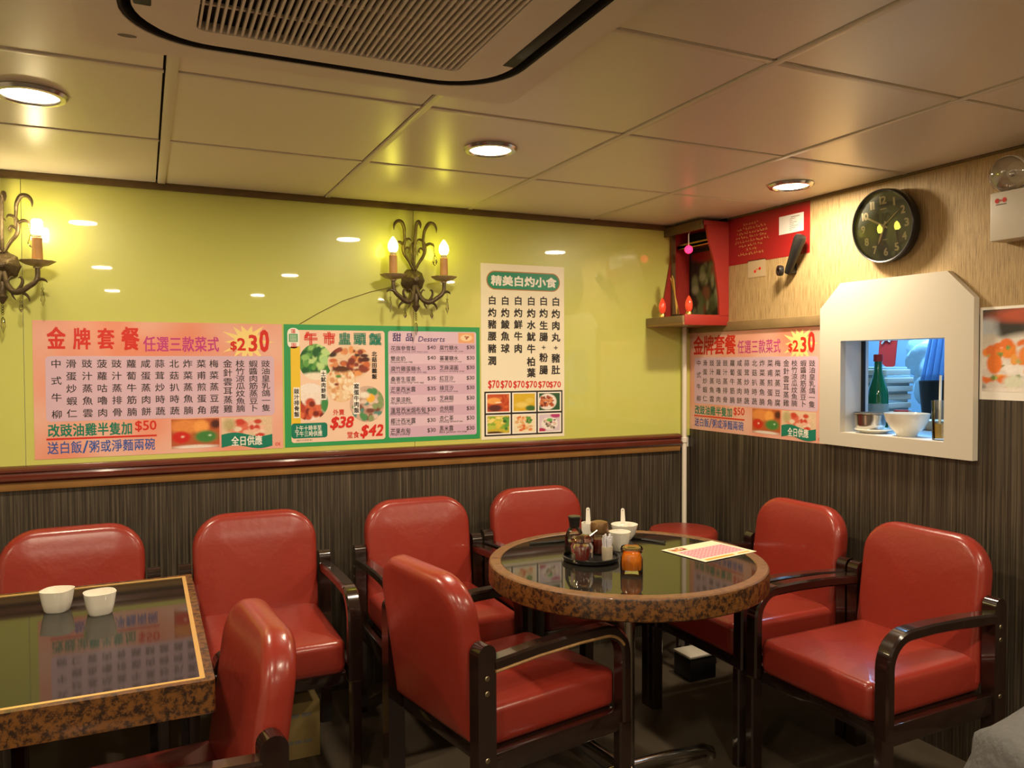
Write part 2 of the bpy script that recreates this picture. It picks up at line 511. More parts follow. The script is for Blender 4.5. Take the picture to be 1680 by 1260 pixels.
P1_TITLE = [
  ('金', 53, 791, 118, 951), ('牌', 148, 792, 211, 947), ('套', 239, 793, 301, 949),
  ('餐', 330, 786, 398, 959),
]
P1_SUB = [
  ('任選三款菜式', 413, 776, 725, 893),
]
P1_PRICE = [
  ('$', 773, 783, 799, 859), ('2', 803, 790, 837, 884), ('3', 853, 783, 887, 909),
  ('0', 901, 780, 939, 950),
]
P1_COLS = [
  ('中式牛柳', 83, 688, 336, 4),
  ('滑蛋炒蝦仁', 138, 688, 335, 5),
  ('豉汁蒸魚雲', 197, 688, 334, 5),
  ('菠蘿咕嚕肉', 253, 687, 334, 5),
  ('豉汁蒸排骨', 309, 687, 333, 5),
  ('蘿蔔牛筋腩', 366, 686, 332, 5),
  ('咸蛋蒸肉餅', 422, 686, 331, 5),
  ('蒜茸炒時蔬', 478, 686, 331, 5),
  ('北菇扒時蔬', 536, 685, 330, 5),
  ('炸菜蒸魚腩', 592, 685, 330, 5),
  ('菜甫煎蛋角', 648, 684, 329, 5),
  ('梅菜蒸豆腐', 701, 684, 328, 5),
  ('金針雲耳蒸雞', 759, 684, 333, 6),
  ('枝竹涼瓜炆魚腩', 813, 684, 332, 7),
  ('蝦醬肉筋蒸豆卜', 870, 683, 332, 7),
  ('豉油皇乳鴿一隻', 925, 683, 332, 7),
]
P1_TEAL = [
  ('改豉油雞半隻加', 47, 146, 368, 262),
]
P1_RED = [
  ('$50', 377, 175, 461, 257),
]
P1_BLUE = [
  ('送白飯/粥或淨麵兩碗', 45, 21, 456, 133),
]
P1_BOX = [
  ('panel', 44, 242, 963, 744), ('line', 43, 138, 462, 163), ('pic', 521, 17, 720, 278),
  ('pic', 730, 5, 953, 274), ('wave', 729, 10, 950, 136), ('全日供應', 772, 24, 907, 105),
  ('01', 964, 17, 987, 52), ('star', 731, 740, 960, 970),
]
P2_BOX = [
  ('left', 30, 1, 488, 955), ('right', 506, 7, 980, 959), ('yellow', 30, 190, 74, 820),
  ('seal', 21, 855, 64, 922), ('oval', 16, 805, 72, 971), ('tag', 30, 70, 200, 193),
  ('dessert', 880, 851, 969, 952),
]
P2_BOWL = [
  ('greens', 69, 545, 226, 842), ('mush', 204, 546, 421, 832), ('rice', 197, 356, 343, 658),
  ('ribs', 34, 213, 206, 519), ('egg', 310, 184, 483, 490),
]
P2_RED = [
  ('午', 93, 836, 157, 936), ('市', 184, 837, 242, 938), ('外賣', 227, 250, 284, 299),
  ('$38', 218, 130, 326, 236), ('堂食', 294, 53, 356, 110), ('$42', 366, 50, 476, 159),
]
P2_TEALT = [
  ('盅', 258, 838, 318, 935), ('頭', 332, 839, 393, 936), ('飯', 409, 837, 472, 933),
]
P2_VERT = [
  ('北菇田雞飯', 422, 546, 447, 784), ('土魷肉餅飯', 172, 388, 194, 618), ('窩蛋牛肉飯', 331, 262, 356, 512),
  ('豉汁排骨飯', 44, 244, 67, 479),
]
P2_TAG = [
  ('上午十時半至', 45, 128, 173, 174), ('下午三時供應', 45, 82, 176, 127),
]
P2_LOGO = [
  ('蓮', 31, 926, 55, 962), ('園', 32, 813, 58, 850),
]
P2_SMALL = [
  ('(圖片只供參考)', 47, 33, 125, 59),
]
P2_HEAD = [
  ('甜', 527, 867, 574, 940), ('品', 594, 870, 639, 940), ('Desserts', 665, 868, 806, 913),
]
P2_ROWS = [
  ('花旗參雪梨', 518, 788, 650, 830), ('$40', 711, 797, 756, 834), ('腐竹糖水', 776, 795, 880, 837),
  ('$30', 926, 800, 970, 837), ('雙皮奶', 517, 699, 596, 742), ('$40', 711, 707, 756, 744),
  ('蕃薯糖水', 776, 702, 880, 745), ('$30', 926, 706, 970, 743), ('腐竹雞蛋糖水', 517, 611, 676, 655),
  ('$35', 710, 619, 755, 656), ('芝麻湯圓', 775, 617, 880, 662), ('$30', 925, 620, 970, 658),
  ('桑寄生蛋茶', 517, 520, 648, 566), ('$35', 710, 527, 755, 564), ('紅豆沙', 775, 524, 853, 570),
  ('$30', 925, 526, 969, 565), ('芒果西米露', 516, 432, 648, 479), ('$35', 709, 438, 755, 476),
  ('綠豆沙', 775, 439, 853, 485), ('$30', 925, 440, 969, 479), ('芒果涼粉', 516, 342, 621, 389),
  ('$35', 709, 345, 754, 384), ('芝麻糊', 774, 348, 852, 395), ('$30', 924, 348, 969, 387),
  ('蓮茸西米焗布甸', 515, 248, 701, 300), ('$30', 709, 254, 754, 293), ('合桃糊', 774, 256, 852, 303),
  ('$30', 924, 255, 968, 294), ('椰汁西米露', 515, 158, 647, 208), ('$30', 708, 160, 753, 199),
  ('杏仁茶', 774, 170, 852, 218), ('$30', 924, 168, 968, 208), ('芒果布甸', 514, 71, 620, 121),
  ('$30', 708, 71, 753, 111), ('黑米露', 773, 79, 851, 128), ('$30', 923, 76, 968, 116),
]
P2_ENG = [
  ('American ginseng with Snow pear', 518, 771, 717, 785), ('Sweet bean milk soup', 777, 777, 906, 792), ('Steamed Fresh Milk', 517, 682, 634, 698),
  ('Sweet potatoes soup', 776, 684, 898, 700), ('Sweet bean milk soup with egg', 517, 593, 706, 611), ('Sesame dumpling soup', 776, 599, 912, 616),
  ('Sang Jee Sum soup with egg', 516, 502, 691, 521), ('Red bean soup', 776, 507, 862, 524), ('Mango sago', 516, 416, 619, 435),
  ('Green bean soup', 775, 421, 877, 439), ('Mango herbal jelly', 516, 325, 630, 345), ('Sesame paste', 775, 331, 849, 349),
  ('Baked sago & mashed lotus seed pudding', 515, 230, 718, 256), ('Walnut paste', 775, 238, 852, 258), ('Coconut juice sago', 515, 141, 630, 164),
  ('Drinking almond tea', 774, 150, 902, 173), ('Mango pudding', 514, 55, 614, 77), ('Black glutinous rice soup', 774, 57, 925, 82),
]
P3_BOX = [
  ('pill', 66, 853, 947, 960), ('grid', 35, 17, 976, 273), ('精美白灼小食', 117, 877, 904, 933),
  ('small', 841, 12, 968, 24),
]
P3_COLS = [
  ('白', 85, 767, 179, 816), ('灼', 85, 698, 178, 747), ('豬', 84, 631, 178, 681),
  ('腰', 83, 563, 177, 614), ('豬', 83, 493, 176, 543), ('潤', 82, 423, 176, 474),
  ('白', 236, 767, 331, 816), ('灼', 236, 697, 331, 747), ('鯪', 235, 631, 330, 681),
  ('魚', 234, 563, 329, 614), ('球', 234, 493, 329, 544), ('白', 389, 769, 486, 819),
  ('灼', 389, 699, 485, 749), ('鮮', 388, 632, 485, 682), ('牛', 388, 564, 484, 615),
  ('肉', 387, 493, 484, 545), ('白', 545, 769, 643, 819), ('灼', 544, 698, 643, 749),
  ('水', 544, 630, 642, 681), ('魷', 543, 562, 642, 613), ('牛', 543, 491, 641, 543),
  ('柏', 542, 416, 641, 468), ('葉', 542, 351, 640, 404), ('白', 696, 771, 795, 822),
  ('灼', 695, 700, 795, 751), ('生', 695, 628, 794, 680), ('腸', 694, 562, 794, 613),
  ('+', 721, 515, 766, 536), ('粉', 693, 440, 793, 492), ('腸', 693, 368, 793, 421),
  ('白', 846, 770, 947, 821), ('灼', 845, 698, 946, 749), ('肉', 845, 629, 946, 681),
  ('丸', 845, 560, 946, 612), ('+', 872, 513, 917, 534), ('豬', 844, 436, 945, 489),
  ('肚', 843, 367, 945, 420),
]
P3_PRICE = [
  ('$70', 81, 286, 210, 336), ('$70', 227, 286, 358, 334), ('$70', 376, 286, 509, 331),
  ('$70', 524, 285, 660, 329), ('$70', 677, 285, 815, 327), ('$70', 815, 285, 955, 325),
]

# ================================================================ the room
X0, Y0 = -4.6, -6.6
def bare(name, mb, m, parent=None, **k):
    o = mb.build(name, m, parent, **k)
    o['kind'] = 'structure'
    return o
bare('floor', MB().box(X0, 0.13, Y0, 0.1, -0.06, 0), M['floor'])
wb = bare('wall_back', MB().box(X0 - .1, 0.13, 0.012, 0.1, 0, HC + .06), M['back_wall'])
seams = [X0, -2.985, -1.503, 0.0]
for a, b in zip(seams, seams[1:]):
    bare('green_panel', MB().box(a + .001, b - .001, 0.0, 0.012, 1.02, HC), M['green'], wb)
bare('laminate_panel', MB().box(X0, 0, 0.0, 0.012, 0, 0.96), M['laminate'], wb)
wl = bare('wall_left', MB().box(X0 - .1, X0, Y0, 0.012, 0, HC + .06), M['back_wall'])
wf = bare('wall_front', MB().box(X0 - .1, 0.13, Y0 - .1, Y0, 0, HC + .06), M['back_wall'])
# papered wall with the serving hatch cut through it
HY0, HY1, HZ0, HZ1 = -1.473, -1.013, 1.115, 1.485
wr = bare('wall_right', MB().box(0.0, .13, Y0, 0.012, 1.56, HC + .06), M['wallpaper'])
bare('laminate_panel', MB().box(0, .13, Y0, 0.012, 0, HZ0 - .017).box(0, .13, Y0, HY0 - .013, HZ0 - .017, 1.56)
     .box(0, .13, HY1 + .013, 0.012, HZ0 - .017, 1.56).box(0, .13, HY0 - .013, HY1 + .013, HZ1 + .013, 1.56), M['laminate'], wr)
bare('trim_1', MB().box(-.012, 0, -.905, 0, 1.553, 1.598, .003), M['brown_strip'])
# chair rail: dark moulded top, tan lower board
prof = [(0, .93), (-.020, .93), (-.022, .955), (-.016, .968), (0, .968)]
rail = MB()
def run(mb, pr, xa, xb):
    n = len(pr)
    mb.add([(xa, y, z) for y, z in pr] + [(xb, y, z) for y, z in pr],
           [tuple(range(n - 1, -1, -1)), tuple(range(n, 2 * n))] + [(k, (k + 1) % n, (k + 1) % n + n, k + n) for k in range(n)])
run(rail, [(0, .945), (-.016, .945), (-.020, .955), (-.020, .975), (0, .975)], X0, -.075)
tr = bare('trim_2', rail, M['tan_trim'])
rail = MB()
run(rail, [(0, .975), (-.026, .975), (-.034, .984), (-.034, .994), (-.024, 1.000), (-.022, 1.008), (-.030, 1.014), (-.030, 1.022), (-.020, 1.030), (0, 1.034)], X0, -.075)
bare('moulding', rail, M['mahogany'], tr)
# cove under the ceiling
bare('trim_3', MB().box(X0, 0, -.018, 0, HC - .026, HC, .003), M['crown'])
bare('trim_4', MB().box(-.008, 0, Y0, -.018, HC - .010, HC, .002), M['crown'])
# ceiling: panels over a dark void, joint strips alongside the gaps
gx = [X0] + [-.615 - .64 * k for k in range(6, -1, -1) if -.615 - .64 * k > X0 + .05] + [0.0]
gy = [Y0] + [-.66 - .6425 * k for k in range(9, -1, -1) if -.66 - .6425 * k > Y0 + .05] + [0.0]
cb = MB()
for a, b in zip(gx, gx[1:]):
    for c, d in zip(gy, gy[1:]):
        cb.box(a + .0032, b - .0032, c + .0032, d - .0032, HC, HC + .018)
ce = bare('ceiling', cb, M['ceiling'])
bare('ceiling_void', MB().box(X0 - .1, .13, Y0 - .1, .1, HC + .018, HC + .06), M['gap'], ce)
ss = MB()
for a in gx[1:-1]:
    w = .026 if abs(a + 2.535) < .01 else .020
    ss.box(a + .0045, a + .0045 + w, Y0, -.018, HC - .0035, HC, .001)
bare('joint_strip', ss, M['ceiling_strip'], ce)
ss = MB()
for c in gy[1:-1]:
    for a, b in zip(gx, gx[1:]):
        ss.box(a + (.031 if abs(a + 2.535) < .01 else .025) * (a > X0), b - .001, c + .0045, c + .023, HC - .0025, HC, .0008)
bare('joint_strip', ss, M['ceiling_strip'], ce)

# pipe in the corner
p = thing('water_pipe', 'thin cream vertical pipe running down the corner of the two walls', 'pipe', (-.052, -.022, 0))
MB().tube([(0, 0, 0), (0, 0, 1.60)], .0125, 14).build('pipe', M['plastic'], p)
MB().lathe([(.0125, .985), (.017, .988), (.017, 1.012), (.0125, 1.015)], 16).build('clip', M['plastic'], p)

# ---------------------------------------------------------------- downlights (each with its own lamp)
def downlight(x, y, label):
    t = thing('downlight', label, 'downlight', (x, y, HC), 0, 'recessed ceiling downlights')
    MB().lathe([(.066, 0), (.086, 0), (.088, -.004), (.082, -.012), (.070, -.013), (.066, -.008), (.066, 0)], 40).build('trim_ring', M['steel'], t)
    MB().lathe([(.066, -.004), (.052, -.0105), (0, -.013)], 40).build('lens', M['downlight'], t)
    ld = bpy.data.lights.new('downlight_lamp', 'AREA')
    ld.shape = 'DISK'; ld.size = .12; ld.energy = DOWNLIGHT_W; ld.color = WARM; ld.spread = DOWN_SPREAD
    lo = bpy.data.objects.new('downlight_lamp', ld); COL.objects.link(lo)
    lo.parent = t; lo.location = (0, 0, -.016)
    return t
names = {(0, 0): 'lit downlight in the ceiling panel left of the air conditioner',
         (1, 0): 'lit downlight in the ceiling above the middle of the yellow-green wall',
         (2, 0): 'lit downlight in the ceiling close to the red altar and clock'}
for j, y in enumerate((-.985, -2.91, -4.84)):
    for i, x in enumerate((-2.845, -1.557, -.27)):
        downlight(x, y, names.get((i, j), 'lit downlight in the ceiling behind the viewer'))
downlight(-4.13, -2.91, 'lit downlight in the ceiling behind the viewer')

# ---------------------------------------------------------------- ceiling cassette air conditioner
def frame_ring(mb, outer, inner, z0, z1, mtx=None):
    n = len(outer)
    vs = [(x, y, z0) for x, y in outer] + [(x, y, z0) for x, y in inner] + [(x, y, z1) for x, y in outer] + [(x, y, z1) for x, y in inner]
    fs = []
    for k in range(n):
        k2 = (k + 1) % n
        fs += [(k, k2, k2 + n, k + n), (k + 2 * n, k + 3 * n, k2 + 3 * n, k2 + 2 * n),
               (k, k + 2 * n, k2 + 2 * n, k2), (k + n, k2 + n, k2 + 3 * n, k + 3 * n)]
    return mb.add(vs, fs, mtx)
ac = thing('air_conditioner', 'cream ceiling cassette air conditioner with a slatted square grille', 'air conditioner', (-2.21, -1.975, HC))
H_ = .49
outer = rrect(-H_, H_, -H_, H_, .03, 10)
inner = rrect(-.415, .415, -.415, .415, .17, 10)
mb = MB(); frame_ring(mb, outer, inner, -.030, 0)
frame_ring(mb, rrect(-H_ + .012, H_ - .012, -H_ + .012, H_ - .012, .028, 10), inner, -.036, -.030)
mb.build('panel', M['plastic'], ac)
mb = MB().box(-.44, .44, -.44, .44, -.006, -.001); frame_ring(mb, inner, rrect(-.409, .409, -.409, .409, .167, 10), -.0335, -.004)
mb.build('air_slot', M['dark'], ac)
gi = rrect(-.276, .276, -.296, .310, .02, 10)
mb = MB(); frame_ring(mb, rrect(-.392, .392, -.392, .392, .155, 10), gi, -.030, -.012)
frame_ring(mb, rrect(-.385, .385, -.385, .385, .150, 10), gi, -.035, -.030)
frame_ring(mb, rrect(-.308, .308, -.328, .342, .03, 10), gi, -.0375, -.035)
mb.build('inner_panel', M['plastic'], ac)
for sx in (-1, 1):
    MB().box(sx * .372 - .016, sx * .372 + .016, -.24, .24, -.0362, -.02, .004).build('outlet_slot', M['dark'], ac)
MB().box(-.276, .276, -.296, .310, -.018, -.012).build('grille_back', M['dark'], ac)
gm = MB()
for k in range(41):
    x = -.270 + .540 * k / 40
    gm.box(x - .0022, x + .0022, -.296, .310, -.036, -.024)
for k in range(1, 6):
    y = -.296 + .606 * k / 6
    gm.box(-.276, .276, y - .004, y + .004, -.026, -.021)
gm.build('grille', M['plastic'], ac)
MB().lathe([(0, -.0365), (.018, -.0365), (.018, -.030)], 20, Matrix.Translation((-.40, .40, 0)) @ Matrix.Diagonal((1, .45, 1, 1))).build('emblem', M['ink_grey'], ac)

# ================================================================ chairs
def rsect(a, b, c):
    return [(-a + c, -b), (a - c, -b), (a, -b + c), (a, b - c), (a - c, b), (-a + c, b), (-a, b - c), (-a, -b + c)]
def make_chair(label, worn=False):
    t = thing('armchair', label, 'chair')
    t['group'] = 'red leatherette armchairs around the tables'
    bow = lambda x, y, z: (x, y, z + .30 * x * x * (1 if z > -.5 else 1) - .008)
    MB().slab(.45, .46, .075, (.02, .02, .12, .12), .030, .012, .004,
              mtx=Matrix.Translation((0, .262, .605)) @ Matrix.Rotation(math.radians(-8), 4, 'X') @ Matrix.Rotation(PI / 2, 4, 'X'),
              deform=bow).build('backrest', M['leather'], t, sharp=60)
    MB().slab(.445, .50, .115, (.035, .035, .02, .02), .026, .016,
              mtx=Matrix.Translation((0, -.045, .365))).build('seat', M['leather'], t, sharp=60)
    MB().box(-.225, .225, -.275, .195, .325, .366, .004).build('seat_frame', M['lacquer'], t)
    for s in (-1, 1):
        x = s * .252
        # rear post with a rounded top
        pl = MB().prism([(-.028, 0), (.028, 0), (.028, .645)] + [(.028 * math.cos(a * PI / 8), .645 + .028 * math.sin(a * PI / 8)) for a in range(1, 8)] + [(-.028, .645)],
                        -.021, .021, Matrix.Translation((x, .215, 0)) @ Matrix.Rotation(PI / 2, 4, 'Z') @ Matrix.Rotation(PI / 2, 4, 'X')).build('leg', M['lacquer'], t)
        for zz in (.585, .545, .37):
            MB().lathe([(0, .002), (.006, .0015), (.0075, 0)], 12, Matrix.Translation((x + s * .0212, .215, zz)) @ Matrix.Rotation(s * PI / 2, 4, 'Y')).build('bolt', M['bolt'], pl)
        pth = [(x, .19, .612), (x, .05, .622), (x, -.10, .626), (x, -.195, .624)]
        pth += [(x, -.195 - .088 * math.sin(a * PI / 16), .536 + .088 * math.cos(a * PI / 16)) for a in range(1, 9)]
        pth += [(x, -.284, .34)]
        ar = MB().tube(pth, 1.0, sect=rsect(.024, .017, .006)).build('armrest', M['lacquer'], t, sharp=35)
        if worn and s == -1:
            w = [(px - .0238, py, pz - .0125) for px, py, pz in pth[:9]]
            MB().tube(w, .0045, 6).build('worn_edge', M['worn'], ar)
        MB().tube([(x, -.284, .34), (x, -.284, 0)], 1.0, sect=rsect(.024, .017, .005)).build('leg', M['lacquer'], t, sharp=35)
        MB().box(x - .013, x + .013, -.268, .188, .315, .375, .003).build('side_rail', M['lacquer'], t)
    return t
CH = [  # x, y, turn (0 = facing the viewer side, -y), label
    (-2.812, -.475, 2, 'red armchair against the laminate behind the square table with two white cups'),
    (-2.212, -.465, 0, 'red armchair against the laminate above the yellowed carton on the floor'),
    (-1.562, -.445, 0, 'red armchair against the laminate below the lunch and dessert menu, behind the rear-facing chair'),
    (-.985, -.398, 0, 'red armchair against the laminate under the tall white snacks poster'),
    (-.440, -.975, -90, 'red armchair backed against the right wall beside the menu sheet'),
    (-.440, -1.545, -88, 'red armchair below the serving hatch, nearest the viewer along the right wall'),
    (-2.606, -1.528, -85, 'red armchair pushed in at the side of the square table, back seen nearly edge-on'),
]
c0 = make_chair(CH[0][3])
c0.location = (CH[0][0], CH[0][1], 0); c0.rotation_euler.z = math.radians(CH[0][2])
for x, y, a, lab in CH[1:]:
    dup(c0, (x, y, 0), math.radians(a), lab)
c8 = make_chair('red armchair seen from behind at the round table, worn bare wood along its near arm', True)
c8.location = (-1.637, -1.192, 0); c8.rotation_euler.z = math.radians(90 + 11)

# stool in the corner
st = thing('stool', 'round red-topped stool standing in the corner behind the round table', 'stool', (-.30, -.34, 0))
MB().lathe([(0, .565), (.150, .565), (.160, .575), (.160, .605), (.150, .618), (.08, .624), (0, .626)], 40).build('seat', M['leather'], st)
for k in range(4):
    a = PI / 4 + k * PI / 2
    MB().tube([(.10 * math.cos(a), .10 * math.sin(a), .565), (.145 * math.cos(a), .145 * math.sin(a), 0)], .012, 10).build('leg', M['lacquer'], st)
MB().lathe([(.122, .20), (.132, .205), (.132, .215), (.122, .22), (.122, .20)], 30).build('foot_ring', M['lacquer'], st)

# ================================================================ tables
def speckle(name, base, dark, scale, lo, hi, rough=.35):
    m, N, L, P = new_mat(name)
    tc = N.new('ShaderNodeTexCoord'); n = N.new('ShaderNodeTexNoise'); n.inputs['Scale'].default_value = scale; n.inputs['Detail'].default_value = 8; n.inputs['Roughness'].default_value = .75
    r = N.new('ShaderNodeValToRGB'); e = r.color_ramp.elements
    e[0].position = lo; e[0].color = dark; e[1].position = hi; e[1].color = base
    L.new(tc.outputs['Object'], n.inputs['Vector']); L.new(n.outputs['Fac'], r.inputs['Fac']); L.new(r.outputs['Color'], P.inputs['Base Color'])
    P.inputs['Roughness'].default_value = rough; P.inputs['Coat Weight'].default_value = .2
    return m
M['edge'] = speckle('scuffed_orange_edge_band', (.155, .060, .012, 1), (.018, .007, .004, 1), 62, .44, .54)
M['rim'] = speckle('worn_tan_rim', (.185, .086, .032, 1), (.10, .042, .016, 1), 40, .36, .52, .45)

TX, TY, TR = -1.155, -1.165, .453
rt = thing('round_table', 'round black glass-topped table with a worn tan rim and steel pedestal', 'table', (TX, TY, 0))
MB().lathe([(TR - .004, .688), (TR, .692), (TR, .748), (TR - .002, .752)], 96).build('edge_band', M['edge'], rt)
MB().lathe([(TR - .002, .752), (TR - .006, .7555), (.416, .7555), (.412, .752)], 96).build('rim', M['rim'], rt)
MB().lathe([(0, .7535), (.412, .7535), (.412, .745)], 96).build('glass_top', M['table_glass'], rt)
MB().lathe([(0, .690), (TR - .004, .690), (TR - .004, .70), (0, .70)], 64).build('underside', M['lacquer'], rt)
MB().tube([(0, 0, .03), (0, 0, .69)], .029, 28).build('pedestal', M['chrome'], rt)
MB().lathe([(.029, .66), (.11, .672), (.115, .690), (0, .690)], 32).build('mounting_plate', M['chrome'], rt)
for k in range(4):
    a = math.radians(4) + k * PI / 2
    d = Vector((math.cos(a), math.sin(a), 0))
    MB().tube([d * .02 + Vector((0, 0, .055)), d * .20 + Vector((0, 0, .048)), d * .34 + Vector((0, 0, .036)), d * .37 + Vector((0, 0, .022)), d * .375 + Vector((0, 0, 0))], .019, 14).build('foot', M['chrome'], rt)

bx0, bx1, by0, by1 = -3.285, -2.466, -1.655, -.752
sq = thing('square_table', 'black glass-topped table with scuffed orange edge and brass inlay line, two cups on it', 'table', ((bx0 + bx1) / 2, (by0 + by1) / 2, 0))
hx, hy = (bx1 - bx0) / 2, (by1 - by0) / 2
mb = MB(); frame_ring(mb, rrect(-hx, hx, -hy, hy, .008), rrect(-hx + .018, hx - .018, -hy + .018, hy - .018, .004), .688, .756)
mb.build('edge_band', M['edge'], sq)
mb = MB(); frame_ring(mb, rrect(-hx + .018, hx - .018, -hy + .018, hy - .018, .004), rrect(-hx + .028, hx - .028, -hy + .028, hy - .028, .004), .745, .7562)
mb.build('brass_inlay', M['brass'], sq)
MB().box(-hx + .028, hx - .028, -hy + .028, hy - .028, .745, .7545).build('glass_top', M['table_glass'], sq)
MB().box(-hx + .018, hx - .018, -hy + .018, hy - .018, .69, .745).build('underside', M['lacquer'], sq)
MB().tube([(0, 0, .03), (0, 0, .69)], .026, 24).build('pedestal', M['lacquer'], sq)
for k in range(4):
    a = PI / 4 + k * PI / 2
    d = Vector((math.cos(a), math.sin(a), 0))
    MB().tube([d * .02 + Vector((0, 0, .05)), d * .30 + Vector((0, 0, .035)), d * .34 + Vector((0, 0, 0))], .018, 12).build('foot', M['lacquer'], sq)

# ================================================================ things on the tables
ZT = .7545
def teacup(x, y, rz, label):
    t = thing('teacup', label, 'cup', (x, y, ZT), rz, 'white tea cups on the square table')
    sq4 = lambda a: .055 * math.cos(4 * a)
    MB().lathe([(0, .002), (.025, .002), (.027, 0), (.030, .004), (.035, .025), (.039, .050), (.040, .056), (.0378, .056), (.033, .026), (.027, .008), (0, .006)], 40, wob=sq4).build('cup', M['white'], t, sharp=60)
    return t
teacup(-2.805, -.985, .4, 'white tapered tea cup nearer the table end, left of the other cup')
teacup(-2.702, -1.058, 1.0, 'white tapered tea cup on the square table, right of the other cup')

tray = tag(MB().lathe([(0, 0), (.082, 0), (.090, .004), (.093, .016), (.089, .017), (.085, .008), (0, .006)], 48).build('tray', M['black_plastic'], loc=(-1.268, -1.130, ZT)),
           'round black tray holding the condiment jars on the round table', 'tray')
ZR = ZT + .0065
j = thing('chili_jar', 'squat glass jar of dark red chili oil at the front of the black tray', 'jar', (-1.318, -1.160, ZR))
MB().lathe([(0, .010), (.031, .010), (.032, .050), (.029, .054), (0, .053)], 32).build('chili_oil', M['chili'], j)
MB().lathe([(0, 0), (.034, 0), (.036, .004), (.036, .052), (.031, .060), (.031, .064), (.036, .068)], 36).build('glass_body', M['glass'], j)
MB().lathe([(.034, .066), (.036, .068), (.035, .078), (.022, .086), (0, .088)], 36).build('lid', glass_mat('rosy_glass_lid', (.78, .42, .36, 1), .03, .6), j)
MB().tube([(.012, -.004, .074), (.028, -.012, .086), (.046, -.018, .100)], .0035, 8).build('spoon', M['steel'], j)
j = thing('jar', 'tall glass jar with a brown lid on the black tray behind the toothpicks', 'jar', (-1.216, -1.098, ZR))
MB().lathe([(0, .006), (.022, .006), (.023, .052), (0, .052)], 28).build('contents', mat('reddish_pickle', (.30, .05, .03), .3, noise=(40, .5)), j)
MB().lathe([(0, 0), (.026, 0), (.027, .004), (.027, .060), (.023, .072)], 32).build('glass_body', M['glass'], j)
MB().lathe([(.024, .070), (.028, .074), (.030, .080), (.030, .098), (.027, .108), (.015, .112), (0, .112)], 32).build('lid', M['brown_lid'], j)
j = thing('soy_sauce_bottle', 'soy sauce bottle with a flared black cap at the back of the tray', 'bottle', (-1.298, -1.075, ZR))
MB().lathe([(0, .003), (.029, .003), (.031, .012), (.030, .050), (0, .052)], 28).build('sauce', M['soy'], j)
MB().lathe([(0, 0), (.031, 0), (.033, .008), (.032, .062), (.022, .088), (.016, .094), (.016, .098)], 32).build('glass_body', M['glass'], j)
MB().lathe([(0, .096), (.017, .096), (.019, .116), (.022, .128), (.020, .131), (0, .131)], 28).build('cap', M['black_plastic'], j)
j = thing('toothpick_holder', 'small beige cup of paper-wrapped toothpicks on the tray edge', 'toothpick holder', (-1.238, -1.183, ZR))
MB().lathe([(0, 0), (.016, 0), (.0175, .003), (.0175, .046), (.0155, .046), (.0155, .006), (0, .005)], 24).build('cup', M['cup_beige'], j)
tp = MB()
for k in range(16):
    a = k * 2.4; r = .011 * math.sqrt((k + .5) / 16)
    x, y = r * math.cos(a), r * math.sin(a)
    tp.tube([(x, y, .008), (x * 1.5, y * 1.5, .078 + .008 * math.sin(k * 1.7))], .0027, 6)
tp.build('toothpicks', M['wrapper'], j)
j = thing('chili_sauce_jar', 'glass jar of bright orange chili sauce standing alone beside the tray', 'jar', (-1.236, -1.322, ZT))
MB().lathe([(0, .012), (.030, .012), (.031, .030), (.030, .052), (.026, .060), (0, .058)], 36).build('sauce', M['orange'], j)
MB().lathe([(0, 0), (.034, 0), (.035, .005), (.034, .040), (.034, .048), (.029, .058), (.029, .062), (.034, .066), (.035, .074), (.032, .080)], 40).build('glass_body', M['glass'], j)
MB().lathe([(.031, .066), (.033, .074), (.028, .079), (.012, .080), (0, .076)], 36).build('lid', glass_mat('amber_glass_lid', (.95, .72, .45, 1), .03, .6), j)
def soup_spoon(x, y, lx, ly, h, label):
    """white porcelain spoon standing in a vessel, handle up"""
    t = thing('soup_spoon', label, 'spoon', (x, y, ZT), 0, 'white porcelain soup spoons on the round table')
    out = [(-.009, 0), (.009, 0), (.0075, .035), (.0065, .055)] + [(.0065 * math.cos(a * PI / 6), .055 + .0065 * math.sin(a * PI / 6)) for a in range(1, 6)] + [(-.0065, .055), (-.0075, .035)]
    mt = Matrix.Translation((lx, ly, h - .062)) @ Matrix.Rotation(math.radians(-25), 4, 'Z') @ Matrix.Rotation(math.radians(80), 4, 'X')
    MB().prism(out, -.002, .002, mt).build('handle', M['white'], t)
    MB().lathe([(0, .0022), (.0018, .0022), (.0018, -.0022), (0, -.0022)], 10, mt @ Matrix.Translation((0, .053, 0))).build('hang_hole', M['dark'], t)
    MB().ball((lx, ly + .004, h - .064), .012, 8, (1.0, .8, .5)).build('bowl', M['white'], t)
    return t
tag(MB().lathe([(0, .002), (.020, .002), (.022, 0), (.023, .004), (.0245, .082), (.0225, .082), (.021, .008), (0, .006)], 28, wob=lambda a: .05 * math.cos(4 * a)).build('spoon_cup', M['white'], loc=(-1.172, -.950, ZT), sharp=60),
    'tall squarish white cup behind the tray with a spoon standing in it', 'cup')
soup_spoon(-1.172, -.950, 0, 0, .135, 'white soup spoon standing in the tall cup behind the jars')
tag(MB().lathe([(0, .004), (.022, .004), (.024, 0), (.027, .003), (.040, .022), (.047, .048), (.049, .056), (.047, .056), (.038, .024), (.024, .009), (0, .008)], 40).build('rice_bowl', M['white'], loc=(-1.003, -.922, ZT), sharp=60),
    'white bowl with a spoon standing in it, furthest back on the round table', 'bowl')
soup_spoon(-1.003, -.922, .002, .012, .112, 'white soup spoon standing in the rear white bowl')
